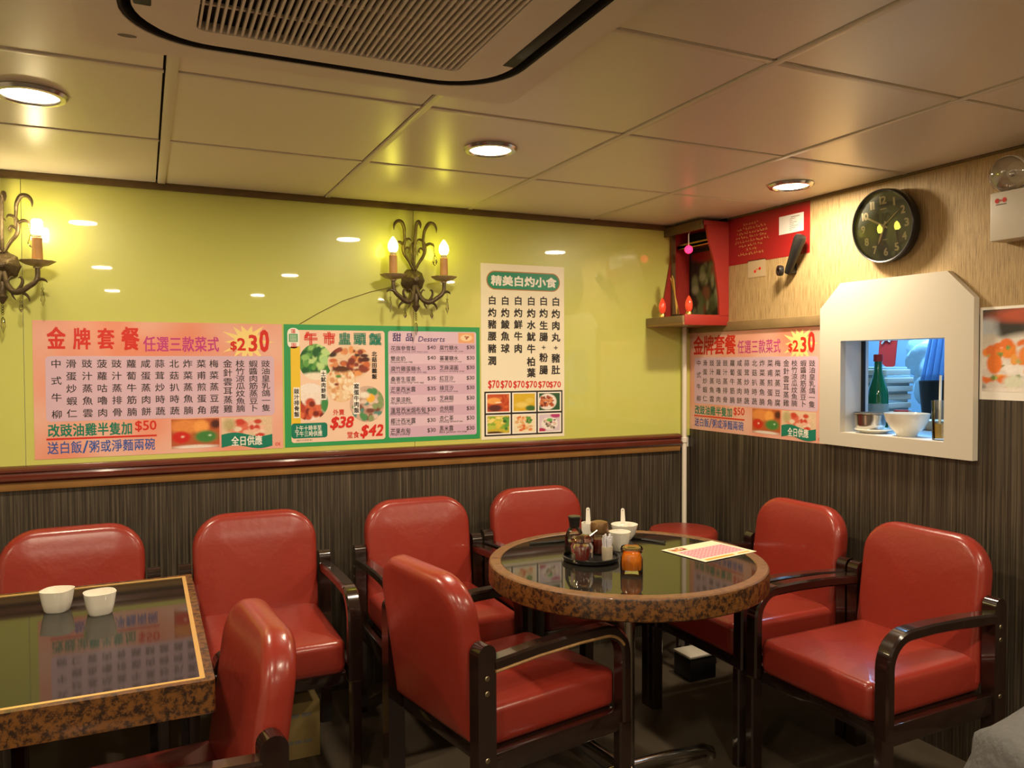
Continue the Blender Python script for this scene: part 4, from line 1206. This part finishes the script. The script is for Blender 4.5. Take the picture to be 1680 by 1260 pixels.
# kitchen beyond
bare('wall_kitchen', MB().box(1.45, 1.55, -2.6, .55, 0, 2.3).box(.131, 1.45, .45, .55, 0, 2.3).box(.131, 1.45, -2.6, -2.5, 0, 2.3), M['kitchen_wall'])
bare('floor_kitchen', MB().box(.131, 1.55, -2.6, .55, -.06, 0), M['floor'])
bare('ceiling_kitchen', MB().box(.131, 1.55, -2.6, .55, 2.2, 2.28), M['kitchen_wall'])
t = thing('kitchen_light', 'fluorescent kitchen tube above the counter, beyond the hatch', 'light', (.75, -.7, 2.17))
MB().tube([(0, -.5, 0), (0, .5, 0)], .018, 12).build('tube', mat('lit_cool_tube', (1, 1, 1), .4, emit=(.30, .62, 1.0), estr=4.0), t)
MB().box(-.03, .03, -.52, .52, .016, .029, .003).build('housing', M['plastic'], t)
ld = bpy.data.lights.new('kitchen_lamp', 'AREA'); ld.shape = 'RECTANGLE'; ld.size = .2; ld.size_y = 1.2; ld.energy = KITCHEN_W; ld.color = (.26, .58, 1.0)
lo = bpy.data.objects.new('kitchen_lamp', ld); COL.objects.link(lo); lo.parent = t; lo.location = (0, 0, -.03)
ct = thing('kitchen_counter', 'steel counter right behind the serving hatch', 'counter', (.50, -1.0, 0))
MB().box(-.366, .33, -1.2, 1.2, 1.06, 1.114, .002).build('worktop', M['counter'], ct)
MB().box(-.34, .31, -1.18, 1.18, .0, 1.06).build('cabinet', M['counter'], ct)
ZK = 1.114
# things on the sill
zs = HZ0
pl = tag(MB().lathe([(0, .003), (.035, .003), (.037, 0), (.045, .003), (.066, .012), (.072, .016), (.070, .018), (.045, .007), (0, .006)], 40).build('plate', M['white'], loc=(.062, -1.100, zs)),
         'white plate under the steel pot on the hatch sill', 'plate')
pt = thing('steel_pot', 'shiny steel bowl-shaped pot on a plate at the left of the hatch sill', 'pot', (.055, -1.088, zs + .007))
MB().lathe([(0, .002), (.040, .002), (.050, .008), (.058, .028), (.060, .060), (.0625, .068), (.060, .068), (.056, .030), (.046, .012), (0, .010)], 40).build('bowl', M['steel'], pt)
MB().lathe([(.060, .068), (.065, .070), (.065, .074), (.060, .074), (.060, .068)], 40).build('rolled_rim', M['steel'], pt)
tag(MB().lathe([(0, .006), (.032, .006), (.034, 0), (.037, .002), (.039, .010), (.058, .030), (.074, .058), (.082, .088), (.079, .088), (.070, .058), (.054, .032), (.03, .014), (0, .013)], 48).build('noodle_bowl', M['white'], loc=(.062, -1.252, zs), sharp=60),
    'large white noodle bowl in the middle of the hatch sill', 'bowl')
gl = thing('drinking_glass', 'clear glass with yellow drink and white straw on the hatch sill', 'glass', (.030, -1.415, zs))
MB().lathe([(0, 0), (.025, 0), (.029, .145), (.027, .145), (.0235, .006), (0, .006)], 32).build('glass_body', M['glass'], gl)
MB().lathe([(0, .008), (.0225, .008), (.0245, .060), (0, .060)], 28).build('drink', M['drink'], gl)
MB().tube([(.006, .006, .012), (.018, .012, .235)], .0045, 10).build('straw', M['white'], gl)
dp = tag(MB().lathe([(0, .003), (.05, .003), (.052, 0), (.06, .004), (.085, .022), (.083, .024), (.055, .008), (0, .007)], 36).build('dark_plate', mat('grey_green_plate', (.16, .20, .17), .25, coat=.4), loc=(.222, -1.345, ZK), sharp=60),
         'dark grey-green shallow plate behind the glass on the sill', 'plate')
ladle = thing('ladle', 'steel ladle leaning in the dark plate at the right of the hatch', 'ladle', (.222, -1.310, ZK + .010))
MB().tube([(0, 0, .012), (.01, .010, .06), (.012, .016, .115)], [.007, .005, .004], 8).build('handle', M['steel'], ladle)
MB().lathe([(0, 0), (.016, .003), (.024, .014), (.022, .014), (.014, .006), (0, .003)], 20).build('bowl', M['steel'], ladle)
# on the counter
bt = thing('green_bottle', 'green glass bottle with a red cap standing in the kitchen hatch', 'bottle', (.285, -.930, ZK))
MB().lathe([(0, 0), (.038, 0), (.042, .006), (.042, .135), (.038, .168), (.024, .215), (.0165, .245), (.0155, .290), (0, .290)], 36).build('glass_body', M['green_glass'], bt)
MB().lathe([(.0425, .040), (.0428, .042), (.0428, .105), (.0425, .107)], 36).build('paper_label', mat('pale_bottle_label', (.35, .42, .38), .6), bt)
MB().lathe([(0, .318), (.0185, .318), (.0195, .314), (.0195, .288), (0, .288)], 28).build('cap', M['red_cap'], bt)
rr = random.Random(5)
for k in range(7):
    tr_ = thing('food_tray', ('lowest', 'second', 'third', 'fourth', 'fifth', 'sixth', 'topmost')[k] + ' of the white trays stacked behind the green bottle', 'tray',
                (.52 + rr.uniform(-.006, .006), -.742 + rr.uniform(-.008, .008), ZK + .0005 + k * .0375), rr.uniform(-.05, .05), 'white trays stacked behind the bottle')
    MB().slab(.19, .21, .026, (.02,) * 4, .004, 0).build('tray', M['white'], tr_)
    MB().slab(.170, .19, .0105, (.02,) * 4, .003, 0, mtx=Matrix.Translation((0, 0, .0262))).build('tray_lid', M['bag'], tr_)
rj = thing('red_lidded_jar', 'small red-lidded jar right of the green bottle', 'jar', (.36, -.985, ZK))
MB().lathe([(0, 0), (.024, 0), (.026, .004), (.026, .050), (0, .052)], 24).build('body', M['chili'], rj)
MB().lathe([(0, .078), (.028, .078), (.029, .074), (.029, .052), (0, .052)], 24).build('lid', M['red_cap'], rj)
tag(MB().lathe([(0, .004), (.022, .004), (.03, 0), (.05, .02), (.066, .040), (.063, .040), (.045, .02), (0, .008)], 28).build('sauce_bowl', M['cup_beige'], loc=(.42, -1.100, ZK), sharp=60),
    'beige bowl on the kitchen counter right of the small red-lidded jar', 'bowl')
tag(MB().lathe([(0, .004), (.03, .004), (.034, 0), (.06, .03), (.075, .055), (.072, .055), (.05, .028), (0, .010)], 30).build('metal_bowl', M['steel'], loc=(.46, -1.245, ZK), sharp=60),
    'dull metal bowl on the kitchen counter in front of the black pot', 'bowl')
wk = thing('black_pot', 'black pot at the back of the kitchen below the blue cloth', 'pot', (.66, -1.00, ZK))
MB().lathe([(0, 0), (.09, 0), (.115, .03), (.125, .13), (.130, .20), (.125, .20), (.118, .13), (0, .12)], 36).build('body', M['wok'], wk)
MB().tube([(-.02, -.125, .17), (-.03, -.18, .185), (-.03, -.26, .19)], .012, 10).build('handle', M['wok'], wk)
# hanging things
def crumple(mb, c, r, seed, sc):
    rr = random.Random(seed)
    bm = bmesh.new(); bmesh.ops.create_icosphere(bm, subdivisions=4, radius=1.0)
    ph = [(rr.uniform(3, 7), rr.uniform(3, 7), rr.uniform(3, 7), rr.uniform(0, 6)) for _ in range(5)]
    for v in bm.verts:
        k = 1 + .07 * sum(math.sin(a * v.co.x + b * v.co.y + d * v.co.z + p) for a, b, d, p in ph)
        v.co = Vector((c[0] + v.co.x * r * sc[0] * k, c[1] + v.co.y * r * sc[1] * k, c[2] + v.co.z * r * sc[2] * k))
    bm.verts.index_update()
    mb.add([v.co[:] for v in bm.verts], [[v.index for v in f.verts] for f in bm.faces]); bm.free()
bg = MB(); crumple(bg, (0, 0, -.10), .12, 1, (.7, 1.0, 1.0)); crumple(bg, (.03, -.10, -.02), .09, 2, (.7, 1, 1)); crumple(bg, (0, .02, -.24), .075, 3, (.7, 1, 1.2))
bg.tube([(0, 0, 0), (0, -.02, .12), (.0, -.02, .50)], [.03, .012, .004], 8)
tag(bg.build('plastic_bags', M['bag'], loc=(.98, -.66, 1.52)), 'bunch of milky plastic bags hanging in the blue-lit kitchen', 'bags')
bn = thing('red_banner', 'red strip with white script hanging at the back of the kitchen', 'banner', (1.10, -.29, 1.36))
MB().prism([(-.05, .05), (.02, 0), (.055, .02), (.085, .30), (.07, .42), (-.02, .42), (-.035, .22)], -.004, .004, Matrix.Rotation(-PI / 2, 4, 'Z') @ Matrix.Rotation(PI / 2, 4, 'X')).build('strip', M['red_cap'], bn)
mb = MB()
for k in range(5):
    q = k * .048
    mb.tube([(-.010, .02 - q * .1, .14 + q), (-.010, -.005, .165 + q), (-.010, -.03, .15 + q), (-.010, -.045, .175 + q)], .005, 6)
mb.build('script', M['white'], bn)
cl = MB()
n = 28
vs, fs = [], []
for j in range(9):
    for i in range(n + 1):
        y = -.12 + .24 * i / n
        vs.append((.012 * math.sin(i * 1.5) * (1 - j / 14) + .03 * (j / 8), y * (1 - .30 * (j / 8)) - .02 * j / 8, -.30 + .36 * j / 8))
for j in range(8):
    for i in range(n):
        a = j * (n + 1) + i; fs.append((a, a + 1, a + n + 2, a + n + 1))
cl.add(vs, fs)
co = cl.build('hanging_cloth', M['blue_cloth'], loc=(.80, -.86, 1.60))
md = co.modifiers.new('thickness', 'SOLIDIFY'); md.thickness = .006
tag(co, 'blue striped cloth hanging above the black pot in the kitchen', 'cloth')

# ================================================================ clock
RYm = Matrix.Rotation(-PI / 2, 4, 'Y')     # lathe axis z -> -x
ck = thing('wall_clock', 'round black wall clock with pale gold numerals above the serving hatch', 'clock', (-.014, -1.232, 1.916))
ck.rotation_euler.y = math.radians(-5.5)
CF = Matrix(((0, 0, -1, 0), (-1, 0, 0, 0), (0, 1, 0, 0), (0, 0, 0, 1)))   # local (right, up, out) -> world
MB().lathe([(0, 0), (.130, 0), (.138, .010), (.138, .044), (.135, .048), (.131, .046), (.130, .030)], 64, CF).build('case', M['black_plastic'], ck)
MB().lathe([(0, .030), (.131, .030), (.131, .024)], 64, CF).build('dial', M['clock_face'], ck)
class Local(Sheet): pass
SD = Sheet((0, 0, 0), (0, -1, 0), (0, 0, 1), 1.0, 1.0)
mb = MB()
for k in range(1, 13):
    a = k * PI / 6; R = .097
    cx, cy = 1000 * R * math.sin(a), 1000 * R * math.cos(a)
    s_ = str(k); w = {'1': 3, '11': 9}.get(s_, 8.5 if k < 10 else 14)
    SD.text(mb, s_, cx - w, cy - 14, cx + w, cy + 14, .0308, .045)
mb.build('numerals', M['clock_gold'], ck, sharp=None)
mb = MB()
SD.rect(mb, -14, 62, 14, 66, .0308); SD.rect(mb, -10, -52, 10, -50, .0308); mb.build('dial_print', M['clock_gold'], ck, sharp=None)
def hand(ang, L_, w, d, nm):
    m_ = MB(); c, s = math.cos(ang), math.sin(ang)
    pts = [(-w, -18), (w, -18), (w * 1.1, L_ * .7), (0, L_), (-w * 1.1, L_ * .7)]
    SD.poly(m_, [(x * c + y * s, -x * s + y * c) for x, y in pts], d, .0008)
    return m_.build(nm, M['clock_gold'], ck, sharp=None)
hand(math.radians(205), 74, 4.4, .032, 'hour_hand')
hand(math.radians(299), 102, 3.6, .0335, 'minute_hand')
hand(math.radians(55), 94, 1.3, .035, 'second_hand')
MB().lathe([(0, .038), (.005, .038), (.006, .030)], 16, CF).build('hub', M['clock_gold'], ck)
MB().lathe([(0, .0445), (.06, .0443), (.130, .043)], 64, CF).build('glass_cover', M['glass'], ck)

# ================================================================ emergency light
em = thing('emergency_light', 'cream wall box with round clear lamp head at the right edge', 'emergency light', (0, -1.80, 1.868))
MB().box(-.080, 0, -.130, .132, -.078, .078, .004).build('housing', M['white_board'], em)
SE = Sheet((-.080, 0, 0), (0, -1, 0), (0, 0, 1), 1, 1)
mb = MB()
for cx in (-108, -84): SE.poly(mb, [(cx + 7 * math.cos(a * PI / 5), 50 + 8 * math.sin(a * PI / 5)) for a in range(10)], .0005)
SE.poly(mb, [(-98, 46), (-92, 50), (-98, 54)], .0005)
mb.build('red_marks', ink('red', RED), em, sharp=None)
mb = MB(); SE.rect(mb, -112, 36, -78, 39, .0005); mb.build('grey_print', M['ink_grey'], em, sharp=None)
HL = Matrix.Translation((-.055, .085, .132)) @ Matrix.Scale(1.15, 4) @ Matrix.Rotation(math.radians(-108), 4, 'Y') @ Matrix.Rotation(math.radians(0), 4, 'X')
MB().lathe([(0, -.055), (.030, -.050), (.050, -.022), (.054, 0), (.050, .004), (.046, -.004), (.030, -.034), (0, -.042)], 32, HL).build('reflector', M['plastic'], em)
MB().lathe([(.050, .002), (.053, .006), (.046, .022), (.028, .034), (0, .038)], 32, HL).build('lens', M['clear_plastic'], em)
MB().ball(tuple(HL @ Vector((0, 0, -.014))), .010, 8).build('bulb', M['steel'], em)
MB().tube([(-.040, .085, .076), (-.040, .085, .100)], .010, 10).build('neck', M['plastic'], em)

# ================================================================ torch in its wall clip
to = thing('torch', 'black torch hanging slanted in a clip on the wallpaper below the red notice', 'torch', (0, -.775, 1.862))
dv = Vector((-.014, -.052, .072)); cc = Vector((-.045, 0, 0))
MB().tube([cc - dv * 1.0, cc - dv * .75, cc - dv * .2, cc + dv * .25, cc + dv * .85, cc + dv * .99, cc + dv * 1.03], [.014, .017, .019, .023, .026, .022, .010], 20).build('body', M['black_plastic'], to)
MB().lathe([(.010, -.010), (.022, -.010), (.024, 0), (.022, .010), (.010, .010), (.010, -.010)], 24, Matrix.Translation((-.050, .078, -.060)) @ Matrix.Rotation(PI / 2, 4, 'Y') @ Matrix.Rotation(.4, 4, 'X')).build('ring_socket', M['black_plastic'], to)
MB().box(-.030, 0, .030, .056, -.075, -.030, .003).build('wall_clip', M['black_plastic'], to)

# ================================================================ altar in the corner
al = thing('altar', 'small red corner altar shelf and cabinet under the ceiling', 'altar', (-.002, -.002, 1.58))
MB().box(-.272, 0, -.300, 0, 0, .012, .001).build('base_board', M['tan_trim'], al)
MB().box(-.274, -.262, -.300, 0, .010, .044, .001).build('front_lip', M['brown_strip'], al)
MB().box(-.262, 0, -.302, -.292, .000, .050, .001).build('side_lip', M['red_paint'], al)
MB().box(-.014, 0, -.296, -.012, .012, .52, .0).build('back_panel', M['dark'], al)
MB().box(-.16, 0, -.302, 0, .480, .502, .002).build('top_board', M['red_paint'], al)
MB().box(-.165, -.150, -.302, 0, .460, .504, .002).build('top_lip', M['crown'], al)
sp = [(0, .045), (-.055, .045), (-.060, .14), (-.085, .30), (-.125, .42), (-.135, .480), (0, .480)]
MXZ = lambda y: Matrix.Translation((0, y, 0)) @ Matrix.Rotation(PI / 2, 4, 'X')
MB().prism(sp, 0, .012, MXZ(-.290)).build('side_panel', M['red_paint'], al)
MB().prism([(0, .012), (-.185, .012), (-.175, .12), (-.13, .34), (-.125, .480), (0, .480)], 0, .010, MXZ(-.002)).build('side_panel', M['red_paint'], al)
MB().box(-.132, -.114, -.030, -.014, .012, .480).build('post', M['crown'], al)
# printed panel inside: plain dark green foliage pattern
SA = Sheet((-.0165, -.030, 1.60), (0, -1, 0), GREEN_U, .255, .360)
o2 = SA.picture('back_print', al, 0, 0, 1000, 1000, .0006, painter('#20261a', scatter(50, 31, (.1, .05, .95, .80), .10, ['#5f7048', '#73875a', '#46562f', '#97a07c', '#54683f', '#80583c'], .5) + [(.5, .95, .6, .12, '#7a120c', .4)], 3, .12), 30, 36)
o2.matrix_parent_inverse = Matrix.Translation((.002, .002, -1.58))
mb = MB().box(-.1, -.02, -.29, -.03, .40, .412).box(-.1, -.095, -.29, -.03, .395, .42)
mb.build('valance', M['gold'], al)
t = thing('altar_bulb', 'round magenta glowing bulb hanging in the red altar', 'bulb', (-.155, -.190, 1.955))
MB().ball((0, 0, 0), .020, 10).build('globe', M['pink_light'], t)
MB().tube([(0, 0, .018), (0, 0, .075), (.03, .02, .104)], .0025, 6).build('cord', M['white'], t)
def altar_candle(x, y, label):
    t = thing('altar_candle', label, 'altar lamp', (x, y, 1.592), 0, 'red flame-shaped altar lamps')
    MB().lathe([(0, 0), (.020, 0), (.020, .005), (.012, .010), (.012, .020), (.0155, .026), (.0155, .052), (.013, .056), (0, .056)], 24).build('brass_base', M['gold'], t)
    MB().lathe([(0, .055), (.010, .055), (.0165, .070), (.0185, .086), (.0165, .104), (.009, .122), (.003, .132), (0, .134)], 24).build('bulb', M['red_light'], t)
altar_candle(-.225, -.070, 'red flame-shaped lamp on the outer left end of the altar shelf')
altar_candle(-.190, -.238, 'red flame-shaped lamp at the front of the altar shelf, before the printed panel')
t = thing('incense_burner', 'dark incense pot with a fan of orange sticks on the altar shelf', 'incense burner', (-.185, -.150, 1.592))
MB().lathe([(0, 0), (.026, 0), (.034, .012), (.036, .030), (.030, .038), (.034, .046), (.028, .046), (.026, .030), (0, .028)], 24).build('pot', M['antique'], t)
mb = MB()
for k in range(7):
    a = (k - 3) * .012
    mb.tube([(.004 * (k - 3), .002 * ((k * 3) % 5 - 2), .028), (.004 * (k - 3) - .030, a * .8 + .012, .215 + .008 * ((k * 5) % 4))], .0023, 6)
mb.build('sticks', M['incense'], t)
tag(MB().lathe([(0, .003), (.025, .003), (.027, 0), (.046, .014), (.050, .020), (.048, .021), (.028, .006), (0, .006)], 32).build('offering_dish', M['white'], loc=(-.085, -.225, 1.592), sharp=60),
    'small white dish inside the red altar', 'dish')
tag(MB().lathe([(0, 0), (.014, 0), (.020, .012), (.022, .024), (.020, .024), (.012, .006), (0, .004)], 24).build('offering_cup', M['antique'], loc=(-.232, -.120, 1.592), sharp=60),
    'tiny dark cup on the altar shelf beside the incense pot', 'cup')

# ================================================================ person at the lower right edge
def skin(name, joints, edges, material, parent, sub=2):
    me = bpy.data.meshes.new(name)
    keys = list(joints)
    me.from_pydata([joints[k][0] for k in keys], [(keys.index(a), keys.index(b)) for a, b in edges], [])
    o = bpy.data.objects.new(name, me); COL.objects.link(o)
    if parent: o.parent = parent
    md = o.modifiers.new('skin', 'SKIN'); md.use_smooth_shade = True
    for i, k in enumerate(keys):
        r = joints[k][1]; sv = me.skin_vertices[0].data[i]
        sv.radius = r if isinstance(r, tuple) else (r, r); sv.use_root = (i == 0)
    ms = o.modifiers.new('subdivision', 'SUBSURF'); ms.levels = sub; ms.render_levels = sub
    me.materials.append(material)
    return o
pe = thing('person', 'person in a grey hooded sweatshirt seated at the lower right edge, one shoulder showing', 'person', (-1.625, -2.955, 0), math.radians(-25))
J = {'pelvis': ((0, -.05, .52), (.15, .12)), 'waist': ((0, -.05, .66), (.14, .11)), 'chest': ((0, -.03, .86), (.16, .12)), 'neck0': ((0, .0, 1.02), (.07, .07)), 'neck': ((0, .02, 1.10), .055),
     'head': ((0, .05, 1.19), (.078, .09)), 'crown': ((0, .045, 1.28), (.070, .085)),
     'hipR': ((.10, .02, .50), .085), 'kneeR': ((.13, .42, .50), .062), 'ankR': ((.13, .42, .09), .042), 'toeR': ((.14, .56, .035), .035),
     'hipL': ((-.10, .02, .50), .085), 'kneeL': ((-.13, .42, .50), .062), 'ankL': ((-.13, .42, .09), .042), 'toeL': ((-.14, .56, .035), .035)}
E_ = [('pelvis', 'waist'), ('waist', 'chest'), ('chest', 'neck0'), ('neck0', 'neck'), ('neck', 'head'), ('head', 'crown')]
for s, q in (('R', 1), ('L', -1)):
    J['sh' + s] = ((q * .17, -.02, .985), .058); J['el' + s] = ((q * .25, .04, .72), .043); J['wr' + s] = ((q * .16, .27, .64), .030); J['palm' + s] = ((q * .13, .34, .635), (.036, .018))
    E_ += [('pelvis', 'hip' + s), ('hip' + s, 'knee' + s), ('knee' + s, 'ank' + s), ('ank' + s, 'toe' + s), ('neck0', 'sh' + s), ('sh' + s, 'el' + s), ('el' + s, 'wr' + s), ('wr' + s, 'palm' + s)]
    for f_, (dx, L_) in enumerate(((-.030, .062), (-.010, .072), (.011, .068), (.030, .055))):
        a, b = 'f%s%d' % (s, f_), 'g%s%d' % (s, f_)
        J[a] = ((q * .12 + dx, .375 + L_ * .2, .632), .0095); J[b] = ((q * .115 + dx * 1.1, .375 + L_, .618), .008)
        E_ += [('palm' + s, a), (a, b)]
    J['t%s' % s] = ((q * .085, .345, .628), .010); J['u%s' % s] = ((q * .065, .385, .622), .0085)
    E_ += [('palm' + s, 't%s' % s), ('t%s' % s, 'u%s' % s)]
skin('body', J, E_, M['skin'], pe)
K = {'p': ((0, -.05, .54), (.18, .15)), 'w': ((0, -.05, .68), (.175, .145)), 'c': ((0, -.03, .86), (.19, .15)), 'n': ((0, 0, 1.015), (.105, .10)), 'h': ((0, -.01, 1.085), (.085, .085))}
KE = [('p', 'w'), ('w', 'c'), ('c', 'n'), ('n', 'h')]
for s, q in (('R', 1), ('L', -1)):
    K['s' + s] = ((q * .175, -.02, .975), .085); K['m' + s] = ((q * .225, .0, .84), .072); K['e' + s] = ((q * .255, .04, .715), .066); K['f' + s] = ((q * .20, .17, .675), .054); K['w' + s] = ((q * .165, .25, .645), .044)
    KE += [('n', 's' + s), ('s' + s, 'm' + s), ('m' + s, 'e' + s), ('e' + s, 'f' + s), ('f' + s, 'w' + s)]
sw = skin('sweatshirt', K, KE, M['cloth_grey'], pe)
tx = bpy.data.textures.new('folds', 'CLOUDS'); tx.noise_scale = .07
dm = sw.modifiers.new('folds', 'DISPLACE'); dm.texture = tx; dm.strength = .022; dm.mid_level = .5
T_ = {'p': ((0, -.05, .53), (.165, .135))}
TE = []
for s, q in (('R', 1), ('L', -1)):
    T_['h' + s] = ((q * .10, .03, .505), .100); T_['k' + s] = ((q * .13, .42, .50), .078); T_['a' + s] = ((q * .13, .42, .12), .062)
    TE += [('p', 'h' + s), ('h' + s, 'k' + s), ('k' + s, 'a' + s)]
skin('trousers', T_, TE, M['trouser'], pe)
MB().ball((0, .030, 1.245), .098, 14, (.88, 1.0, 1.05)).build('hair', M['hair'], pe)
fc = MB(); fc.tube([(0, .135, 1.235), (0, .150, 1.205), (0, .148, 1.192)], [.008, .013, .010], 8)
for q in (-1, 1): fc.ball((q * .085, .045, 1.205), .018, 8, (.4, .8, 1.2))
fc.build('nose_and_ears', M['skin'], pe)
ey = MB()
for q in (-1, 1): ey.ball((q * .032, .126, 1.228), .010, 8)
ey.build('eyes', M['white'], pe)
MB().tube([(-.024, .136, 1.165), (0, .142, 1.163), (.024, .136, 1.165)], [.003, .006, .003], 8).build('mouth', mat('lips', (.40, .16, .12), .5), pe)
dup(c0, (-1.640, -2.985, 0), math.radians(155), 'red armchair under the seated person in grey, outside the picture edge')
